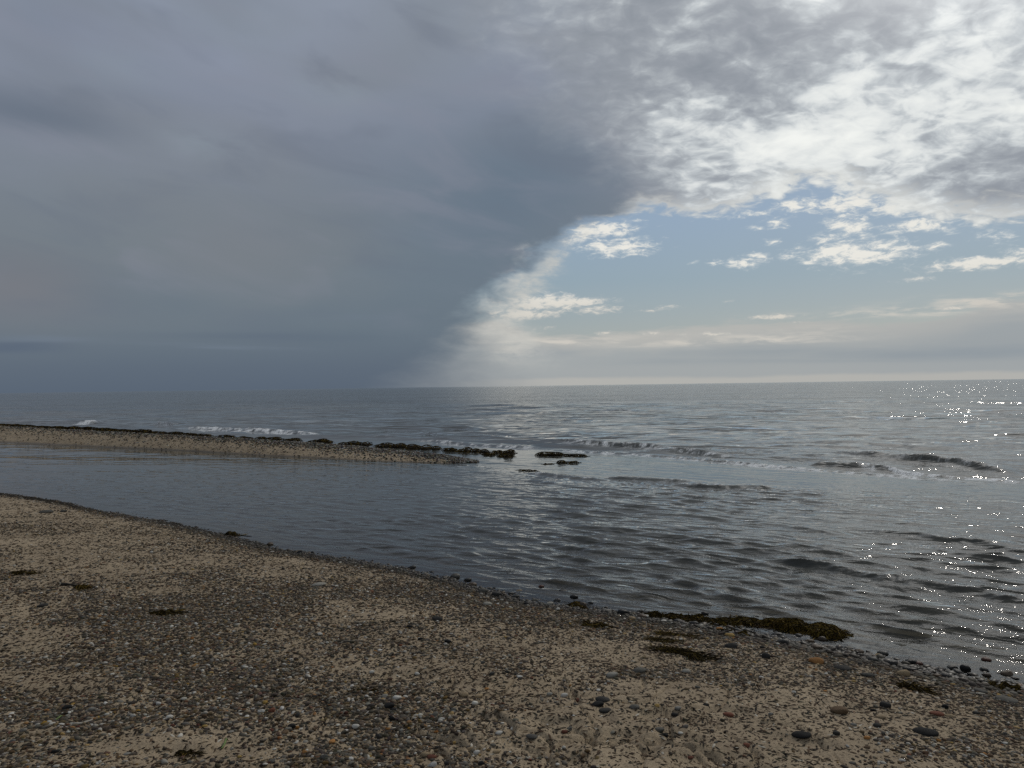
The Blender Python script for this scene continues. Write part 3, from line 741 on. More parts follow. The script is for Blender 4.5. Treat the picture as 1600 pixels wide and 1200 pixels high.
def build_gravel():
    r = np.random.RandomState(11)
    V1, F1 = ico(2); V0, F0 = ico(1)
    T1 = [lumpy(V1, 50 + k) for k in range(8)]; T0 = [lumpy(V0, 70 + k) for k in range(8)]
    # candidates over the beach in view and a little beyond
    def cand(n, y0, y1, tw):
        yy = np.exp(r.uniform(math.log(y0), math.log(y1), n * 2)) if False else r.uniform(y0, y1, n)
        xx = r.uniform(-tw, tw, n) * np.maximum(yy, 1) - 0
        return xx, yy
    X, Y = [], []
    for (y0, y1, n) in ((2.4, 3.6, 64000), (3.6, 5, 100000), (5, 7, 125000), (7, 10, 100000), (10, 15, 60000), (15, 24, 12000)):
        a, b = cand(n, y0, y1, 0.92); X.append(a); Y.append(b)
    # a band of stones just under and over the waterline
    q = r.randint(0, len(_tx), 60000); ok = (_tx[q] > -14) & (_tx[q] < 6); q = q[ok]
    X.append(_tx[q] + r.normal(0, .16, len(q)) - .02); Y.append(_ty[q] + r.normal(0, .20, len(q)) + .03)
    X = np.concatenate(X); Y = np.concatenate(Y)
    d = shore_dist(X, Y)
    keep = (d > -0.7) & (d < 30)
    X, Y, d = X[keep], Y[keep], d[keep]
    dens = gravel_density(X, Y, d)
    dens = np.where(d < 0, 0.75 * np.exp(-(d / 0.33) ** 2), dens)
    keep = r.uniform(0, 1, len(X)) < dens
    X, Y, d, dens = X[keep], Y[keep], d[keep], dens[keep]
    n = len(X)
    R = 0.0046 * np.exp(r.normal(0, 0.58, n)) * (0.75 + 0.5 * dens)
    R = np.clip(R, 0.0026, 0.0125) * (1 + 0.035 * np.maximum(Y - 5, 0))
    sh = np.exp(-((d + .03) / 0.20) ** 2) * sm(X, -7, -2)
    R = R * (1 + (0.9 + 0.9 * sm(X, .5, 2)) * sh * r.uniform(0, 1, n) ** 2)
    ax = R[:, None] * np.stack([r.uniform(1.0, 1.45, n), r.uniform(.75, 1.05, n), r.uniform(.36, .70, n)], 1)
    Z = beach_z(X, Y, d) + ax[:, 2] * r.uniform(-0.25, .5, n)
    kind = r.choice(len(PN), n, p=PW)
    kind = np.where((sh > 0.4) & (r.uniform(0, 1, n) < .8), r.choice([2, 3, 3, 4, 4], n), kind)
    tint = np.clip(PB[kind] + PS[kind][:, None] * r.normal(0, 1, (n, 1)) + r.normal(0, .004, (n, 3)), 0.012, .75)
    tint = (tint * .68 + .32 * np.array([.122, .092, .058])) * np.where(kind == 0, 1.05, .88)[:, None]
    wet = np.clip(sm(d, 0.22, 0.0) * r.uniform(.6, 1.2, n), 0, 1)
    yaw = r.uniform(0, 6.283, n); tilt = r.normal(0, .22, n); kp = r.randint(0, 8, n)
    near = (Y < 5.4) & (R > 0.0048)
    out = []
    mat = stone_material('gravel_stone')
    vs, fs, ts, ws = [], [], [], []; off = 0
    for s, T, F in ((near, T1, F1), (~near, T0, F0)):
        a, b, c, e = scatter_mesh('g', X[s], Y[s], Z[s], ax[s], yaw[s], tilt[s], T, F, tint[s], wet[s], mat, kp[s])
        vs.append(a); fs.append(b + off); ts.append(c); ws.append(e); off += len(a)
    # the sand bar's own pebbles, thickest towards its crest
    nb = 19000
    S = r.uniform(0.10, 1, nb) ** 0.8; v = np.clip(np.where(r.uniform(0, 1, nb) < .75, 1.0 - np.abs(r.normal(0, .30, nb)), r.uniform(.03, 1.1, nb)), .03, 1.15)
    v = np.where(S > 0.93, r.uniform(0.0, 1.1, nb), v)
    bx, by, bz = bar_point(S, v)
    Rb = 0.012 * np.exp(r.normal(0, .38, nb)) * (1 + .15 * (by - 18) / 20)
    Rb = np.minimum(Rb, .024)
    axb = Rb[:, None] * np.stack([r.uniform(1.1, 1.8, nb), r.uniform(.75, 1.05, nb), r.uniform(.5, .85, nb)], 1)
    kb = r.choice([1, 1, 2, 2, 2, 3, 3, 4, 5, 6, 0], nb)
    tb = np.clip(PB[kb] * 0.8 + r.normal(0, .01, (nb, 3)), .012, .7)
    a, b, c, e = scatter_mesh('g', bx + r.normal(0, .05, nb), by + r.normal(0, .05, nb), bz + axb[:, 2] * .4, axb, r.uniform(0, 6.28, nb), r.normal(0, .2, nb), T0, F0, tb, np.zeros(nb), mat, r.randint(0, 8, nb))
    vb, fb, cb, eb = a, b, c, e
    me = mesh_np('gravel', np.concatenate(vs), np.concatenate(fs), True, {'tint': np.concatenate(ts), 'wet': np.concatenate(ws)}, mat)
    link('gravel', me, kind='stuff', label='mixed small gravel and pebbles strewn over the sandy beach', category='gravel') if False else link('gravel', me, kind='stuff')
    me = mesh_np('bar_gravel', vb, fb, True, {'tint': cb, 'wet': eb}, mat)
    link('bar_gravel', me, kind='stuff')
build_gravel()

# ------------------------------------------------------------------ torn scraps of weed, bark and shell
def scrap_material():
    m, nt, out = new_mat('weed_scrap')
    c0 = attr(nt, 'tint').outputs['Color']
    principled(nt, out, Base_Color=c0, Roughness=0.75, Specular_IOR_Level=0.06)
    return m

def build_scraps():
    r = np.random.RandomState(23)
    X, Y = [], []
    for (y0, y1, n) in ((2.4, 3.6, 26000), (3.6, 5, 48000), (5, 7, 66000), (7, 10, 74000), (10, 15, 60000), (15, 24, 9000)):
        yy = r.uniform(y0, y1, n); X.append(r.uniform(-.92, .92, n) * yy); Y.append(yy)
    X = np.concatenate(X); Y = np.concatenate(Y); d = shore_dist(X, Y)
    dens = 0.42 + 0.6 * sm(fbm(X * 1.1, Y * 1.7, 151, 4), -0.15, .45) + 0.5 * np.exp(-((d - .55) / .35) ** 2) * sm(X, -4, -1)
    k = (d > 0.03) & (r.uniform(0, 1, len(X)) < dens)
    X, Y, d = X[k], Y[k], d[k]
    # the dark wrack strip along the waterline, thickest on the left
    q = r.randint(0, len(_tx), 60000); q = q[(_tx[q] > -14) & (_tx[q] < 5)]
    px, _ = to_pixel(_tx[q], _ty[q], 0 * _tx[q])
    pd = np.interp(px, [-200, 230, 330, 450, 700, 950, 1050, 1200, 1350, 1600], [.85, .8, .55, .30, .25, .3, .75, .8, .35, .3])
    q = q[r.uniform(0, 1, len(q)) < pd]
    wv = 0.05 + 0.05 * vnoise(_tx[q] * 1.5, _ty[q] * 0, 161)
    X2 = _tx[q] + r.normal(0, .05, len(q)); Y2 = _ty[q] + r.normal(0, 1, len(q)) * wv - 0.05
    d2 = shore_dist(X2, Y2)
    X = np.concatenate([X, X2]); Y = np.concatenate([Y, Y2]); dd = np.concatenate([d, d2]); strip = np.concatenate([np.zeros(len(d), bool), np.ones(len(d2), bool)])
    n = len(X)
    L = np.where(strip, r.uniform(.012, .05, n), r.lognormal(math.log(.0155), .5, n)) * (1 + .05 * np.maximum(Y - 4, 0)); W = L * np.clip(r.lognormal(math.log(.30), .45, n), .08, .75); H = W * 0.5
    L = np.minimum(L, .030 * (1 + .05 * np.maximum(Y - 4, 0))); W = np.minimum(W, .0085 * (1 + .06 * np.maximum(Y - 4, 0))); H = W * 0.45
    Z = beach_z(X, Y, dd)
    yaw = r.uniform(0, 6.283, n); yaw = np.where(strip, -0.65 + r.normal(0, .5, n), yaw)
    T = np.array([[-1, 0, .1], [-.4, -.8, .3], [-.4, .8, .2], [0, 0, 1.2], [.5, -.7, .2], [.5, .7, .4], [1, .1, .15], [0, 0, -.6]])
    F = np.array([[0, 1, 3], [3, 2, 0], [1, 4, 3], [3, 5, 2], [4, 6, 3], [3, 6, 5], [0, 7, 1], [1, 7, 4], [4, 7, 6], [6, 7, 5], [5, 7, 2], [2, 7, 0]])
    P = np.array([(.045, .030, .020), (.022, .017, .012), (.075, .048, .030), (.09, .065, .04), (.035, .035, .022), (.02, .018, .016), (.20, .15, .095), (.38, .35, .29)])
    kd = r.choice(len(P), n, p=[.27, .27, .16, .06, .07, .10, .04, .03]); kd = np.where(strip, r.choice([1, 1, 5, 4, 0], n), kd)
    tint = np.clip(P[kd] * r.uniform(.7, 1.3, (n, 1)), .008, .6)
    V, FF, tt, ww = scatter_mesh('s', X, Y, Z, np.stack([L, W, H], 1) * .8, yaw, r.normal(0, .15, n), [T], F, tint, np.zeros(n), None, np.zeros(n, int))
    me = mesh_np('seaweed_scraps', V, FF, False, {'tint': tt}, scrap_material())
    link('seaweed_scraps', me, kind='stuff')
build_scraps()

# ------------------------------------------------------------------ pebbles and stones one can point at
STONE_MAT = {k: stone_material('stone_' + k.replace(' ', '_'), PALETTE[k][0]) for k in PN}
_V3, _F3 = ico(3)
_shape = {}
def stone_mesh(color, variant):
    key = (color, variant)
    if key not in _shape:
        W = lumpy(_V3, 300 + variant, 0.20 if variant < 5 else 0.25)
        _shape[key] = mesh_np('stone_' + color.replace(' ', '_'), W, _F3, True, None, STONE_MAT[color])
    return _shape[key]

def put_stone(name, px, py, wpx, hpx, color, label, category, group=None, variant=0, yaw=None, wet=0.0, sink=0.42, tilt=0.0, elong=1.0):
    """a stone whose foot shows at (px, py) in the photograph; wpx, hpx its size there"""
    gx, gy, gz = ground_at(px, py)
    gx, gy, gz = gx[0], gy[0], gz[0]
    if wet >= .8: sink = .45
    zz = max(gz, -0.006 if wet >= .8 else -0.03)
    dist = gy
    w = wpx * dist / FPX / 2
    h = hpx * dist / FPX / 2
    dep = w * 0.8 / elong
    hh = min(max(h * 0.95, 0.28 * w), w * 0.95)
    o = bpy.data.objects.new(name, stone_mesh(color, variant)); COL.objects.link(o)
    o.location = (gx, gy + dep * 0.5, zz + hh * (1 - sink * 1.7))
    o.scale = (w * 1.05, dep, hh)
    az = math.atan2(gx, gy)
    o.rotation_euler = (0, tilt, -az + (yaw if yaw is not None else 0.0))
    o.color = (1, 1, 1, 1 - wet)
    o['label'] = label; o['category'] = category
    if group: o['group'] = group
    return o

STONES = [  # name, px, py (foot), width, height in px, colour, label, shape, wet
    ('stone', 1277, 1036, 22, 13, 'orange', 'rounded orange brown stone alone on sand, just inland of the olive seaweed heap', 2, 0),
    ('stone', 1385, 1105, 16, 12, 'dark grey', 'round dark grey stone on sand, right of an angular brown stone', 0, 0),
    ('stone', 1313, 1114, 24, 13, 'brown', 'angular brown stone on sand, left of a round dark grey stone', 6, 0),
    ('stone', 1510, 1050, 15, 15, 'black', 'tall black wet stone standing in the shallows near the right end of the shoreline', 1, 1),
    ('stone', 1543, 1041, 14, 9, 'reddish brown', 'red brown wet stone in the shallows, right of the tall black stone', 3, 1),
    ('stone', 1413, 1055, 19, 14, 'tan', 'pinkish tan stone leaning at the water edge beside dark wet stones', 5, 0),
    ('stone', 1425, 1037, 17, 12, 'black', 'black wet stone at the water edge behind the leaning pinkish tan stone', 6, 1),
    ('stone', 1437, 1039, 13, 9, 'reddish brown', 'dark reddish wet stone touching the black one behind the tan stone', 3, 1),
    ('stone', 1318, 1046, 26, 8, 'dark grey', 'long flat dark grey stone on sand, right of the orange brown stone', 4, 0),
    ('stone', 1358, 1057, 20, 8, 'dark grey', 'flat grey stone on sand, below right of the long flat one', 5, 0),
    ('stone', 1344, 1011, 10, 6, 'white', 'small white stone in the shallow water right of the olive seaweed heap', 2, .3),
    ('stone', 1143, 1012, 19, 10, 'dark grey', 'smooth dome shaped grey stone on sand below the dark shoreline seaweed', 2, 0),
    ('stone', 957, 1058, 18, 10, 'pale grey', 'pale grey dome shaped stone on sand left of the black seaweed strand', 0, 0),
    ('stone', 1000, 1050, 20, 9, 'grey', 'flat blue grey stone lying below the black seaweed strand', 4, 0),
    ('stone', 1073, 1052, 14, 9, 'pale grey', 'pale bluish stone just below the middle of the black seaweed strand', 3, 0),
    ('stone', 859, 945, 12, 8, 'pale grey', 'smooth pale grey stone among dark wet stones at the waterline', 0, .2),
    ('stone', 872, 952, 6, 8, 'white', 'small upright white stone right of the smooth pale grey waterline stone', 2, 0),
    ('stone', 843, 931, 12, 7, 'grey', 'grey rounded stone at the waterline behind the smooth pale grey stone', 1, .6),
    ('stone', 836, 939, 11, 7, 'grey', 'light grey wet stone left of the smooth pale grey waterline stone', 2, .4),
    ('stone', 846, 923, 9, 6, 'reddish brown', 'red stone sitting out in the shallows behind grey waterline stones', 3, .8),
    ('stone', 881, 930, 16, 5, 'black', 'flat black stone in the shallows behind the waterline stones', 4, 1),
    ('stone', 897, 938, 13, 9, 'black', 'black wet stone at the waterline beside a brown seaweed tuft', 1, 1),
    ('stone', 806, 934, 13, 8, 'dark grey', 'dark rounded wet stone left of the light grey waterline stones', 0, .8),
    ('stone', 811, 925, 12, 7, 'tan', 'yellowish stone sitting in the shallows above a dark rounded wet stone', 5, .6),
    ('stone', 755, 926, 15, 11, 'grey', 'round grey stone at the waterline where the shore bends', 1, .3),
    ('stone', 776, 931, 16, 10, 'dark grey', 'broad dark grey stone right of the round grey waterline stone', 0, .4),
    ('stone', 762, 945, 14, 8, 'pale grey', 'pale grey stone on sand just inland of two rounder waterline stones', 3, 0),
    ('stone', 1125, 984, 11, 7, 'orange', 'small orange stone on dark shoreline seaweed', 2, 0),
    ('stone', 1141, 994, 15, 9, 'yellow', 'yellow orange stone just below the small orange stone', 5, 0),
    ('stone', 1066, 961, 16, 7, 'orange', 'rust brown stone resting on top of the black shoreline seaweed', 5, .7),
    ('stone', 1102, 964, 11, 8, 'black', 'small black stone at the water side of the dark shoreline seaweed', 1, 1),
    ('stone', 988, 968, 11, 8, 'tan', 'cream coloured stone at the left end of the dark shoreline seaweed', 0, 0),
    ('stone', 1011, 970, 11, 7, 'grey', 'grey stone between the cream stone and the dark shoreline seaweed', 2, .3),
    ('stone', 1038, 971, 10, 5, 'white', 'small white stone under the edge of the black shoreline seaweed', 3, 0),
    ('stone', 1198, 1028, 13, 14, 'dark grey', 'upright dark grey stone on sand beneath the olive seaweed heap', 1, 0),
    ('stone', 1254, 1152, 30, 9, 'black', 'long black slab of stone lying on gravel near the lower right', 4, 0),
    ('stone', 1305, 1112, 12, 8, 'dark grey', 'dark stone tucked against the left side of the angular brown stone', 6, 0),
    ('stone', 1372, 1136, 12, 9, 'dark grey', 'dark stone left of a tan stone, below the round dark grey stone', 3, 0),
    ('stone', 1378, 1122, 14, 7, 'tan', 'tan stone between a dark stone and the round dark grey stone', 5, 0),
    ('stone', 1478, 1106, 10, 9, 'black', 'black stone standing alone on brown gravel inland of the tall black stone', 6, 0),
    ('stone', 1466, 1117, 20, 8, 'reddish brown', 'reddish brown stone beside a small pale stone on the gravel', 5, 0),
    ('stone', 1485, 1119, 13, 6, 'tan', 'small pale stone touching the right side of a reddish brown stone', 2, 0),
    ('stone', 1450, 1148, 36, 11, 'black', 'large dark slate stone lying flat on gravel at the lower right', 4, 0),
    ('stone', 1535, 1082, 18, 8, 'grey', 'grey flat stone on sand inland of the right end wet stones', 0, 0),
    ('stone', 1577, 1096, 30, 9, 'grey', 'long smooth grey stone at the right edge, lying on sand', 4, 0),
    ('stone', 1516, 1064, 16, 8, 'pale grey', 'pale stone at the water edge below the tall black stone', 2, .4),
    ('stone', 1540, 1071, 10, 8, 'brown', 'small brown stone at the water edge right of the pale one', 1, .3),
    ('stone', 882, 1088, 11, 8, 'white', 'bright white stone on sand next to a brown stone', 0, 0),
    ('stone', 903, 1097, 12, 8, 'reddish brown', 'brown stone on sand next to the bright white stone', 3, 0),
    ('stone', 899, 1104, 11, 8, 'grey', 'grey stone touching the brown stone beside the bright white one', 1, 0),
    ('stone', 942, 1096, 22, 9, 'dark grey', 'flat dark blue grey stone in a small pile on the sand', 4, 0),
    ('stone', 957, 1094, 11, 8, 'grey', 'round grey stone on the right of the small pile', 2, 0),
    ('stone', 934, 1103, 18, 8, 'black', 'black stone at the lower left of the small pile', 6, 0),
    ('stone', 946, 1113, 20, 8, 'dark grey', 'dark flat stone at the bottom of the small pile', 5, 0),
    ('stone', 992, 1107, 16, 8, 'grey', 'blue grey flat stone right of the small pile of dark stones', 4, 0),
    ('stone', 1027, 1104, 8, 6, 'yellow', 'small bright yellow stone on bare sand', 2, 0),
    ('stone', 1060, 1109, 11, 7, 'pale grey', 'pale stone resting behind a dark blue stone on sand', 0, 0),
    ('stone', 1055, 1119, 12, 8, 'dark grey', 'dark blue stone in front of a pale stone on sand', 1, 0),
    ('stone', 1139, 1119, 16, 8, 'reddish brown', 'rust brown stone on sand at the end of the pebble scatter', 5, 0),
    ('stone', 1031, 1143, 15, 8, 'grey', 'grey stone in the hollow of a footprint', 0, 0),
    ('stone', 1040, 1151, 10, 7, 'black', 'small black stone touching the grey stone in a footprint', 1, 0),
    ('stone', 1064, 1147, 8, 5, 'white', 'small white stone right of the footprint stones', 3, 0),
    ('stone', 890, 1143, 11, 11, 'grey', 'upright blue grey stone at the edge of the bare sand', 2, 0),
    ('stone', 882, 1146, 10, 7, 'reddish brown', 'reddish stone leaning against the upright blue grey stone', 0, 0),
    ('stone', 831, 1155, 18, 7, 'grey', 'flat grey stone at the left of the bare sand', 4, 0),
    ('stone', 700, 1005, 11, 8, 'black', 'black and white stone standing out on sand at mid beach', 1, 0),
    ('stone', 742, 1102, 10, 9, 'white', 'bright white round stone beside dark stones on sand', 0, 0),
    ('stone', 735, 1174, 14, 9, 'tan', 'cream stone of a touching pair near the bottom of the beach', 2, 0),
    ('stone', 745, 1179, 10, 8, 'white', 'white stone of a touching pair near the bottom of the beach', 0, 0),
    ('stone', 674, 1189, 16, 10, 'reddish brown', 'brick red stone near the bottom of the beach', 3, 0),
    ('stone', 676, 1198, 13, 9, 'white', 'white stone just below the brick red stone', 2, 0),
    ('stone', 664, 1187, 14, 10, 'tan', 'tan stone touching the left side of the brick red stone', 1, 0),
    ('stone', 620, 1093, 13, 8, 'white', 'pale round stone behind a dark heap of pebbles', 0, 0),
    ('stone', 601, 1090, 10, 8, 'pale grey', 'pale stone left of the round one behind the dark heap of pebbles', 2, 0),
    ('stone', 607, 1106, 16, 10, 'black', 'black stone on top of a dark heap of pebbles', 6, 0),
    ('stone', 614, 1112, 13, 9, 'dark grey', 'dark grey stone in the dark heap of pebbles', 3, 0),
    ('stone', 725, 1088, 14, 8, 'tan', 'smooth sand coloured oval stone on the gravel', 2, 0),
    ('stone', 748, 1092, 13, 7, 'tan', 'oval tan stone right of a similar sand coloured one', 0, 0),
    ('stone', 424, 1113, 10, 9, 'reddish brown', 'rust red stone beside a white pebble on the gravel', 5, 0),
    ('stone', 407, 1114, 12, 7, 'white', 'white pebble left of the rust red stone', 2, 0),
    ('stone', 499, 993, 9, 7, 'white', 'bright white pebble lying alone in mid gravel', 3, 0),
    ('stone', 455, 1138, 12, 9, 'black', 'long black pebble lying on the gravel', 6, 0),
    ('stone', 207, 1121, 8, 8, 'white', 'white upright pebble on the dense gravel', 1, 0),
    ('stone', 103, 1109, 14, 10, 'black', 'dark lump of stone on the gravel', 6, 0),
    ('stone', 70, 801, 20, 6, 'grey', 'grey stone on the sand by the lagoon edge, far along the beach', 4, 0),
    ('stone', 98, 800, 10, 5, 'grey', 'blue grey stone right of the long grey one by the lagoon edge', 0, 0),
    ('stone', 65, 948, 15, 7, 'dark grey', 'dark stone lying alone on gravel up the beach', 5, 0),
    ('stone', 683, 969, 16, 8, 'dark grey', 'dark grey stone on sand near the bend of the shore', 2, 0),
    ('stone', 640, 981, 10, 6, 'black', 'small black stone on sand left of the dark grey one', 1, 0),
    ('stone', 497, 915, 22, 5, 'pale grey', 'long pale grey stone on sand close to the water', 4, 0),
]
for i, (nm, px, py, w_, h_, c_, lb, var, wet) in enumerate(STONES):
    put_stone(nm, px, py, w_, h_, c_, lb, 'stone', None, var, yaw=random.Random(i).uniform(-.35, .35), wet=wet, tilt=random.Random(i + 500).uniform(-.12, .12))

# pebbles that stand out from the gravel: about two hundred of the largest
def zone(px, py):
    d = ('on the dense gravel at the left of the beach' if px < 330 and py > 880 else 'on the gravel far up the beach by the lagoon' if py <= 880 else 'on the gravel at mid beach' if px < 640 and py < 1050 else
         'on the gravel nearest the viewer' if px < 640 else 'on the sand near the bend of the shore' if px < 980 and py < 1040 else 'on the bare trodden sand' if px < 1240 else 'on the sand at the right end of the beach')
    return d
def build_pebbles():
    r = np.random.RandomState(91); n = 0; tries = 0; taken = [(s[1], s[2]) for s in STONES]
    while n < 205 and tries < 20000:
        tries += 1
        px = r.uniform(5, 1595); py = 830 + 370 * r.uniform(0, 1) ** 0.62
        gx, gy, gz = ground_at(px, py)
        d = float(shore_dist(gx, gy)[0])
        if d < 0.12: continue
        if r.uniform() > 0.25 + 0.75 * float(gravel_density(gx, gy, np.array([d]))[0]): continue
        if min((px - a) ** 2 + ((py - b) * 1.6) ** 2 for a, b in taken) < 17 ** 2: continue
        taken.append((px, py))
        c = PN[r.choice(len(PN), p=[.20, .15, .19, .15, .05, .10, .07, .04, .03, .02])]
        dist = float(math.hypot(gx[0], gy[0]))
        w = min(13, max(5.0, r.uniform(.018, .038) / dist * FPX))
        fl = r.uniform(.45, .8)
        shp = 'flat' if fl < .55 else 'oval' if fl < .68 else 'round'
        lb = f'{shp} {c} pebble lying {zone(px, py)}'
        put_stone('pebble', px, py, w, w * fl, c, lb, 'pebble', lb.replace(' pebble', ' pebbles'), r.randint(0, 5), yaw=r.uniform(-1, 1), sink=r.uniform(.3, .52), tilt=r.uniform(-.15, .15), elong=r.uniform(.9, 1.3))
        n += 1
    # wet stones that break the surface along the waterline
    n = 0
    while n < 66 and tries < 60000:
        tries += 1
        px = r.uniform(420, 1600) if r.uniform() < .75 else r.uniform(1320, 1600); sy = np.interp(px, [p[0] for p in SHORE_PX], [p[1] for p in SHORE_PX])
        py = sy + r.uniform(-14, 5) * (0.45 + 0.55 * (px - 400) / 1200)
        if min((px - a) ** 2 + ((py - b) * 2) ** 2 for a, b in taken) < 13 ** 2: continue
        taken.append((px, py)); n += 1
        c = ['black', 'dark grey', 'dark grey', 'grey', 'brown'][r.randint(0, 5)]
        w = r.uniform(9, 21) * (0.6 + 0.4 * (px - 400) / 1200); fl = r.uniform(.42, .85)
        zn = 'where the shore bends' if px < 960 else 'between the seaweed heaps' if px < 1330 else 'near the right end of the shore' if px > 1330 else ''
        lb = f'wet {"flat" if fl < .55 else "rounded"} {c} stone in the shallows {zn}'
        put_stone('stone', px, py, w, w * fl, c, lb, 'stone', lb.replace(' stone in', ' stones in'), r.randint(0, 8), yaw=r.uniform(-.6, .6), wet=1.0, sink=.15, tilt=r.uniform(-.1, .1))
build_pebbles()

# ------------------------------------------------------------------ seaweed
def weed_material():
    m, nt, out = new_mat('bladder_wrack')
    c0 = attr(nt, 'tint').outputs['Color']
    n = noise(nt, objco(nt), 40.0, 3, 0.6)
    c = mixc(nt, n.smooth(0.4, 0.7) * 0.5, c0, mixc(nt, 1.0, c0, (1.7, 1.5, 1.1), 'MULTIPLY'))
    principled(nt, out, Base_Color=c, Roughness=0.7, Specular_IOR_Level=0.03)
    return m
WEED = weed_material()

def make_weed(name, path, hw, hgt, n, seed, olive=0.5, wid=0.012, slen=0.16, curl=1.0):
    """a tangled heap of wrack along a path (n,2) of local metres: a lumpy core under many forked ribbons"""
    r = np.random.RandomState(seed)
    P = np.asarray(path, float); seg = np.concatenate([[0], np.cumsum(np.linalg.norm(np.diff(P, axis=0), axis=1))]); Ltot = seg[-1]
    def at(s):
        return np.stack([np.interp(s, seg, P[:, 0]), np.interp(s, seg, P[:, 1])], -1)
    def prof(s):     # lumpy outline along the heap
        u = s / Ltot
        return np.clip(np.minimum(u, 1 - u) * 8.0, 0, 1) ** 0.5 * (0.75 + 0.45 * vnoise(s / (Ltot + 1e-6) * 7 + seed, s * 0, 171))
    def frame(s):
        e = Ltot * 0.02; t = at(np.minimum(s + e, Ltot)) - at(np.maximum(s - e, 0)); t = t / np.maximum(np.linalg.norm(t, axis=-1, keepdims=True), 1e-9)
        return t, np.stack([-t[..., 1], t[..., 0]], -1)
    # core
    nu, nv = 40, 11
    u = np.linspace(0, Ltot, nu); v = np.linspace(-1, 1, nv)
    U = np.repeat(u[:, None], nv, 1); Vv = np.repeat(v[None], nu, 0)
    pr = prof(U); t, nn = frame(U); c = at(U)
    xy = c + nn * (Vv * pr * hw * 0.85)[..., None]
    zz = hgt * 0.95 * pr * np.clip(1 - Vv ** 2, 0, 1) ** 0.4 * (0.92 + 0.22 * vnoise(U * 9 / max(Ltot, .3) * 2, Vv * 2 + seed, 172)) - 0.02
    V = [np.concatenate([xy, zz[..., None]], -1).reshape(-1, 3)]; F = [grid_faces(nu, nv)]; T = [np.tile(np.array([[.012, .009, .005]]), (nu * nv, 1))]
    off = nu * nv
    base = np.array([[.020, .015, .008], [.035, .026, .009], [.075, .052, .012], [.10, .07, .016], [.05, .03, .012]])
    m = 7
    for i in range(n):
        s = r.uniform(0.02, .98) * Ltot; sv = r.uniform(-1, 1)
        ang0 = r.normal(0, .6) + (math.pi if r.uniform() < .5 else 0) if r.uniform() < .75 else r.uniform(0, 6.28)
        tt, nn = frame(np.array(s)); p0 = at(np.array(s)) + nn * sv * hw * float(prof(np.array(s)))
        ang = math.atan2(tt[1], tt[0]) + ang0
        L = slen * r.uniform(.5, 1.3); w = wid * r.uniform(.6, 1.4)
        tw = r.uniform(0, 6.28); col = base[r.choice(5, p=[.34 * (1 - olive) + .1, .3 * (1 - olive) + .1, .3 * olive + .08, .28 * olive + .04, 1 - (.34 * (1 - olive) + .1 + .3 * (1 - olive) + .1 + .3 * olive + .08 + .28 * olive + .04)])] * r.uniform(.7, 1.35)
        pos = p0.copy(); pts = []
        for k in range(m):
            ss = np.clip(np.dot(pos - P[0], (P[-1] - P[0])) / max(np.dot(P[-1] - P[0], P[-1] - P[0]), 1e-9), 0, 1) * Ltot
            c0 = at(ss); off_n = np.linalg.norm(pos - c0); pz = float(prof(np.array(ss)))
            rel = np.clip(off_n / max(hw * max(pz, .1), 1e-4), 0, 1.3)
            z = hgt * pz * math.sqrt(max(0, 1 - min(rel, 1) ** 2)) + r.uniform(.0, .22) * hgt * (1 if rel < 1 else .35) + .004
            pts.append((pos[0], pos[1], z)); ang += r.normal(0, .45 * curl); pos = pos + np.array([math.cos(ang), math.sin(ang)]) * L / m
        pts = np.array(pts)
        d = np.gradient(pts, axis=0); d /= np.maximum(np.linalg.norm(d, axis=1, keepdims=True), 1e-9)
        sd = np.cross(d, [0, 0, 1.0]); sd /= np.maximum(np.linalg.norm(sd, axis=1, keepdims=True), 1e-9)
        up = np.cross(sd, d); a = tw + np.linspace(0, r.normal(0, 1.2), m)
        side = sd * np.cos(a)[:, None] + up * np.sin(a)[:, None]
        ww = w * np.array([.35, .8, 1, .9, 1.15, .9, .3])[:, None]
        th = up * np.cos(a)[:, None] * w * 0.14 - sd * np.sin(a)[:, None] * w * 0.14
        A, B, Cc = pts - side * ww, pts + side * ww, pts + th
        V.append(np.concatenate([A, Cc, B])); q = np.arange(m - 1)
        F.append(np.concatenate([np.stack([q, q + 1, q + m + 1, q + m], 1), np.stack([q + m, q + m + 1, q + 2 * m + 1, q + 2 * m], 1)]) + off)
        T.append(np.tile(col[None], (3 * m, 1))); off += 3 * m
    return mesh_np(name, np.concatenate(V), np.concatenate(F), True, {'tint': np.clip(np.concatenate(T), .004, .3)}, WEED)

def put_weed(name, pxpts, hpx, wpx, n, seed, label, category='seaweed', group=None, olive=.5, z=None, wid=None, slen=None, curl=1.0):
    """heap of weed whose foot line runs through pixels pxpts; hpx height, wpx half depth expressed as pixels of width"""
    p = np.array(pxpts, float)
    if z is None:
        gx, gy, gz = ground_at(p[:, 0], p[:, 1]); W = np.stack([gx, gy], 1); zz = float(np.mean(np.maximum(gz, -0.01)))
    else:
        W = on_plane_z(p[:, 0], p[:, 1], np.full(len(p), z)); zz = z
    o0 = W.mean(0); dist = float(np.linalg.norm(o0)); s = dist / FPX
    hw = wpx * s; h = hpx * s * (.8 if dist < 12 else .42 if dist > 22 else .5); n = int(n * 2.3)
    q = np.linspace(0, 1, 24); uu = np.linspace(0, 1, len(p))
    path = np.stack([np.interp(q, uu, W[:, 0]), np.interp(q, uu, W[:, 1])], 1) - o0
    o = bpy.data.objects.new(name, make_weed(name, path, hw, h, n, seed, olive, (wid or max(.008, 1.0 * s)) * .36, ((slen or max(.10, 13 * s)) * 1.5 if dist < 12 else 8 * s), curl)); COL.objects.link(o)
    dr = o0 / dist
    o.location = (o0[0] + dr[0] * hw * .6, o0[1] + dr[1] * hw * .6, zz - .005)
    o['label'] = label; o['category'] = category
    if group: o['group'] = group
    return o

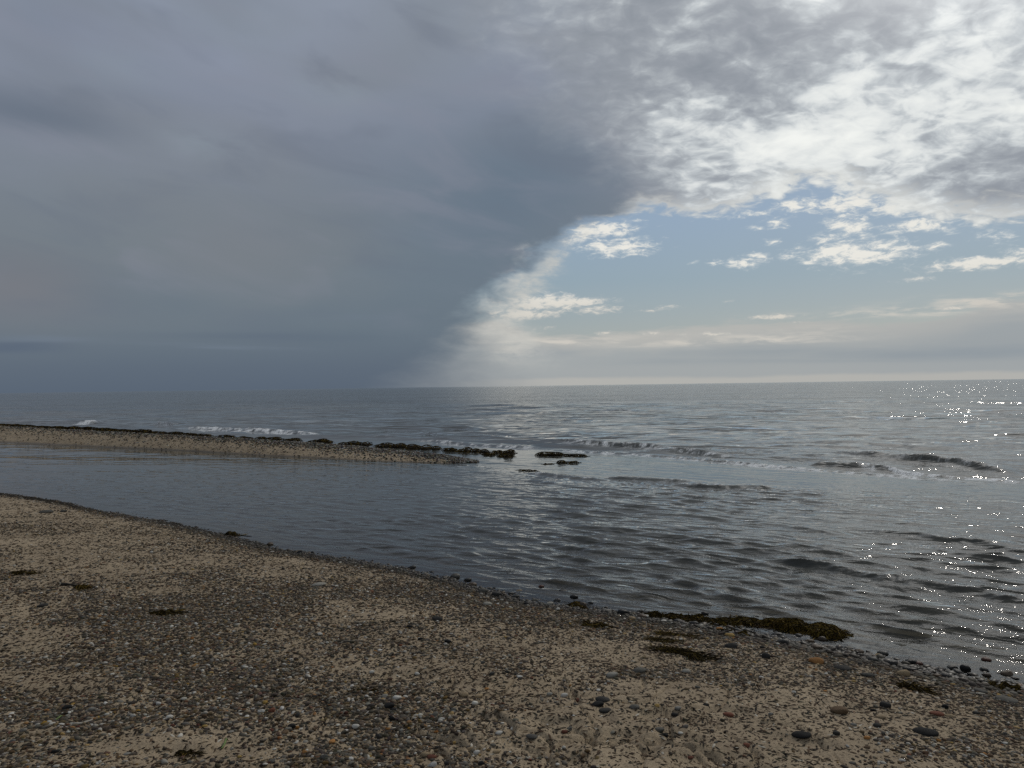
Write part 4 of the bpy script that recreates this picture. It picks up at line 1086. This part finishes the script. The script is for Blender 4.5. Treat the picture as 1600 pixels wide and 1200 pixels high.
put_weed('seaweed_heap', [(1188, 976), (1225, 982), (1262, 988), (1296, 994), (1318, 998)], 12, 24, 760, 1, 'big heap of olive brown wrack lying in the shallow water at the shore', olive=.62, z=0.0, wid=.010, slen=.085, curl=2.0)
put_weed('seaweed_heap', [(1112, 974), (1140, 975), (1165, 974), (1192, 977)], 6, 16, 220, 2, 'low dark tangle of seaweed joining the big olive heap on its left', olive=.35, z=0.0, wid=.010)
put_weed('seaweed_heap', [(1008, 963), (1040, 967), (1075, 972), (1108, 973)], 8, 17, 300, 3, 'black seaweed heap along the waterline with a rust brown stone on top', olive=.12, wid=.010)
put_weed('seaweed_strand', [(1022, 1018), (1050, 1020), (1075, 1024), (1092, 1031), (1104, 1037)], 6, 10, 190, 4, 'thick curved black strand of seaweed lying on the dry sand', olive=.03, wid=.008, slen=.11, curl=.5)
put_weed('seaweed_wisp', [(1010, 1000), (1035, 1003), (1062, 1006)], 2.5, 10, 60, 5, 'thin dark wisps of seaweed on sand above the curved black strand', olive=.2, wid=.005, slen=.10)
put_weed('seaweed_wisp', [(1020, 992), (1050, 993), (1082, 997)], 2.5, 10, 60, 6, 'upper line of thin brown wisps between the strand and the shore heap', olive=.3, wid=.005, slen=.10)
put_weed('seaweed_tuft', [(893, 946), (905, 949), (917, 953)], 7, 10, 80, 7, 'brown seaweed tuft beside a black stone at the waterline', olive=.5, wid=.008)
put_weed('seaweed_tuft', [(912, 976), (926, 980), (942, 981)], 5, 12, 70, 8, 'dark seaweed tuft on the sand left of the shore heap', olive=.25, wid=.008)
put_weed('seaweed_tuft', [(1120, 985), (1150, 990), (1176, 996)], 4, 12, 90, 9, 'straggling dark weed between the yellow orange stone and the big olive heap', olive=.15, wid=.008)
put_weed('seaweed_tuft', [(232, 960), (250, 962), (270, 961)], 6, 10, 90, 10, 'black tuft of dried seaweed on the gravel at mid beach', olive=.05, wid=.009)
put_weed('seaweed_tuft', [(18, 897), (30, 898), (40, 897)], 4, 8, 50, 11, 'small dark seaweed tuft high on the beach near the left edge', olive=.25, wid=.012)
put_weed('seaweed_tuft', [(116, 920), (128, 921), (140, 920)], 5, 8, 60, 12, 'olive seaweed tuft at the end of a black twig', olive=.7, wid=.011)
put_weed('seaweed_tuft', [(276, 1178), (288, 1180), (300, 1178)], 4, 7, 50, 13, 'dark reddish seaweed scrap on sand at the bottom of the beach', olive=.1, wid=.006, slen=.07)
put_weed('seaweed_tuft', [(560, 1082), (575, 1081), (592, 1082)], 3, 6, 40, 14, 'flat dark wisp of weed on the gravel behind the dark pebble heap', olive=.1, wid=.005, slen=.08)
put_weed('seaweed_tuft', [(1405, 1073), (1420, 1076), (1440, 1081)], 5, 12, 80, 15, 'brown weed tuft on sand inland of the leaning tan stone', olive=.3, wid=.007)
put_weed('seaweed_tuft', [(1545, 1072), (1570, 1076), (1598, 1082)], 6, 13, 110, 16, 'wet black weed at the right end of the waterline', olive=.3, wid=.009)
put_weed('seaweed_tuft', [(354, 836), (361, 837), (368, 838)], 6, 6, 40, 17, 'small dark tuft of weed standing at the lagoon edge', olive=.1, wid=.02, slen=.15)

# wrack stranded along the seaward side of the sand bar
BAR_WEED = [((-45, -22), 664.5, 5), ((-14, 12), 665, 4), ((18, 32), 665.5, 4), ((36, 50), 667, 5), ((52, 60), 668, 4), ((62, 72), 668, 4), ((82, 94), 669, 5), ((95, 103), 669.5, 4), ((108, 122), 670, 6), ((130, 150), 671, 6), ((156, 184), 672.5, 5), ((186, 208), 674.5, 6), ((214, 234), 675.5, 8), ((236, 258), 677, 5), ((264, 284), 678, 6),
            ((288, 306), 679.5, 5), ((310, 332), 681.5, 6), ((342, 366), 683.5, 8), ((374, 392), 685, 6), ((402, 434), 686, 6), ((436, 468), 689, 8), ((482, 518), 691.5, 10), ((528, 580), 695.5, 10), ((586, 640), 698, 10), ((634, 690), 701.5, 12), ((694, 716), 704.5, 8), ((716, 763), 706.5, 12), ((756, 770), 711.5, 6), ((770, 802), 708.5, 10), ((778, 799), 714, 8)]
nth = ['first', 'second', 'third', 'fourth', 'fifth', 'sixth', 'seventh', 'eighth', 'ninth', 'tenth', 'eleventh', 'twelfth', 'thirteenth', 'fourteenth', 'fifteenth', 'sixteenth', 'seventeenth', 'eighteenth', 'nineteenth', 'twentieth', 'twenty-first', 'twenty-second', 'twenty-third', 'twenty-fourth', 'twenty-fifth', 'twenty-sixth', 'twenty-seventh', 'twenty-eighth', 'twenty-ninth', 'thirtieth']
NB = len(BAR_WEED)
for i, ((a, b), y, h) in enumerate(BAR_WEED):
    py = [y - 0.5, y, y + 0.8]; 
    # foot height on the far flank of the bar, just hidden below its crest where the bar is high
    zf = float(np.interp((a + b) / 2, [-150, 200, 470, 560, 620, 800], [.40, .35, .22, .08, .02, 0.0]))
    size = 'long' if b - a > 40 else 'broad' if b - a > 24 else 'small'
    olv = .45 if a > 480 else .12
    put_weed('seaweed_clump', [(a, py[0]), ((a + b) / 2, py[1]), (b, py[2])], h, (b - a) * .22 + 5, 120 if b - a > 24 else 70, 40 + i,
             f'{size} {"olive brown" if a > 480 else "blackish"} seaweed clump on the sand bar, {nth[NB - 1 - i]} counting back from its tip', group='seaweed clumps stranded along the sand bar', olive=olv, z=zf)
put_weed('seaweed_clump', [(836, 712), (860, 712), (890, 713), (917, 714)], 9, 14, 260, 90, 'long black seaweed clump standing in the water beyond the sand bar tip', olive=.15, z=0.0)
put_weed('seaweed_clump', [(870, 724), (890, 724), (905, 724)], 8, 9, 110, 91, 'smaller black seaweed clump in the water in front of the long one', olive=.1, z=0.0)
put_weed('seaweed_clump', [(850, 725.5), (858, 725.5), (866, 725.5)], 3, 5, 40, 92, 'low scrap of black weed left of the smaller clump in the water', olive=.1, z=0.0)
put_weed('seaweed_clump', [(811, 735), (825, 736), (840, 737)], 5, 6, 60, 93, 'flat dark weed patch in the water nearest the lagoon, below the long clump', olive=.1, z=0.0)

# ------------------------------------------------------------------ sticks and blades
def tube(name, pts, r0, r1, mat, label, category, group=None, sides=8):
    P = np.array(pts, float); n = len(P); d = np.gradient(P, axis=0); d /= np.linalg.norm(d, axis=1, keepdims=True)
    s = np.cross(d, [0, 0, 1.0]); s[np.linalg.norm(s, axis=1) < 1e-3] = (1, 0, 0); s /= np.linalg.norm(s, axis=1, keepdims=True); u = np.cross(s, d)
    a = np.linspace(0, 2 * np.pi, sides, endpoint=False); rad = np.linspace(r0, r1, n) * (1 + .2 * np.sin(np.arange(n) * 2.3))
    V = P[:, None] + rad[:, None, None] * (np.cos(a)[None, :, None] * s[:, None] + np.sin(a)[None, :, None] * u[:, None])
    V = np.concatenate([V.reshape(-1, 3), P[:1] - d[:1] * r0 * .5, P[-1:] + d[-1:] * r1 * .8])
    F = []
    for i in range(n - 1):
        for k in range(sides): F.append((i * sides + k, i * sides + (k + 1) % sides, (i + 1) * sides + (k + 1) % sides, (i + 1) * sides + k))
    for k in range(sides): F.append((n * sides, (k + 1) % sides, k, k)); F.append((n * sides + 1, (n - 1) * sides + k, (n - 1) * sides + (k + 1) % sides, (n - 1) * sides + (k + 1) % sides))
    me = bpy.data.meshes.new(name)
    o0 = P.mean(0)
    me.from_pydata([tuple(v - o0) for v in V], [], [tuple(dict.fromkeys(map(int, f))) for f in F]); me.update(); me.materials.append(mat)
    for p in me.polygons: p.use_smooth = True
    o = link(name, me, label=label, category=category); o.location = o0
    if group: o['group'] = group
    return o

def plain(name, col, rough=.8):
    m, nt, out = new_mat(name); oc = objco(nt); n = noise(nt, oc, 60.0, 4, .6)
    c = mixc(nt, n.smooth(.35, .7) * .6, tuple(col), tuple(x * .55 for x in col)); principled(nt, out, Base_Color=c, Roughness=rough, Specular_IOR_Level=.3); return m

def on_beach(pts, lift):
    p = np.array(pts, float); x, y, z = ground_at(p[:, 0], p[:, 1]); return np.stack([x, y, z + np.array(lift)], 1)
tube('stick', on_beach([(114, 1133), (121, 1133), (128, 1132), (135, 1130), (141, 1128), (147, 1125)], [.006] * 6), .006, .004, plain('bleached_wood', (.33, .30, .25)), 'pale bleached stick lying on the dense gravel', 'stick')
tube('stick', on_beach([(96, 916), (104, 915), (112, 916), (120, 917)], [.015, .012, .012, .01]), .012, .007, plain('wet_wood', (.022, .018, .014)), 'short black twig lying on sand, pointing at an olive seaweed tuft', 'stick')
x_, y_, z_ = ground_at(1010, 979)
tube('quill', [(x_[0], y_[0], z_[0] - .005), (x_[0] + .002, y_[0], z_[0] + .02), (x_[0] - .002, y_[0] + .004, z_[0] + .042)], .0022, .0012, plain('quill_white', (.6, .58, .52)), 'thin white quill standing upright in the sand below the grey stone', 'quill')
tube('stick', on_beach([(1302, 1041), (1318, 1044), (1331, 1048)], [.01] * 3), .006, .005, plain('wet_wood_brown', (.05, .04, .03)), 'dark brown stick lying against the long flat grey stone', 'stick')
tube('stick', on_beach([(525, 1002), (545, 1003), (566, 1002)], [.006] * 3), .005, .003, plain('grey_wood', (.16, .14, .11)), 'thin grey brown stick lying on the sand of the mid beach', 'stick')
tube('stick', on_beach([(1525, 1084), (1532, 1085), (1539, 1086)], [.008] * 3), .005, .005, plain('shell_white', (.55, .5, .4)), 'short cream coloured stick on gravel in front of the grey flat stone', 'stick')
GREEN = plain('green_blade', (.13, .19, .045), .6)
for (pts, lb) in (([(87, 1127), (91, 1125), (95, 1123), (98, 1122)], 'yellow green weed blade lying on the dense gravel above the pale stick'), ([(346, 1172), (350, 1168), (354, 1164), (357, 1161)], 'fresh green weed blade lying on sand at the bottom of the beach')):
    P = on_beach(pts, [.006, .010, .014, .010]); d = P[-1] - P[0]; s = np.array([-d[1], d[0], 0]); s = s / np.linalg.norm(s) * .006
    tt = [.5, 1, .9, .2]
    A = np.array([p - s * t for p, t in zip(P, tt)]); B = np.array([p + s * t for p, t in zip(P, tt)]); Cn = P + np.array([0, 0, .0025]); Dn = P - np.array([0, 0, .001])
    VV = np.concatenate([A, Cn, B, Dn]); q = np.arange(3); FF = np.concatenate([np.stack([q + a * 4, q + 1 + a * 4, q + 1 + ((a + 1) % 4) * 4, q + ((a + 1) % 4) * 4], 1) for a in range(4)])
    o0 = P.mean(0); me = mesh_np('weed_blade', VV - o0, FF, True, None, GREEN); o = link('weed_blade', me, label=lb, category='weed'); o.location = o0
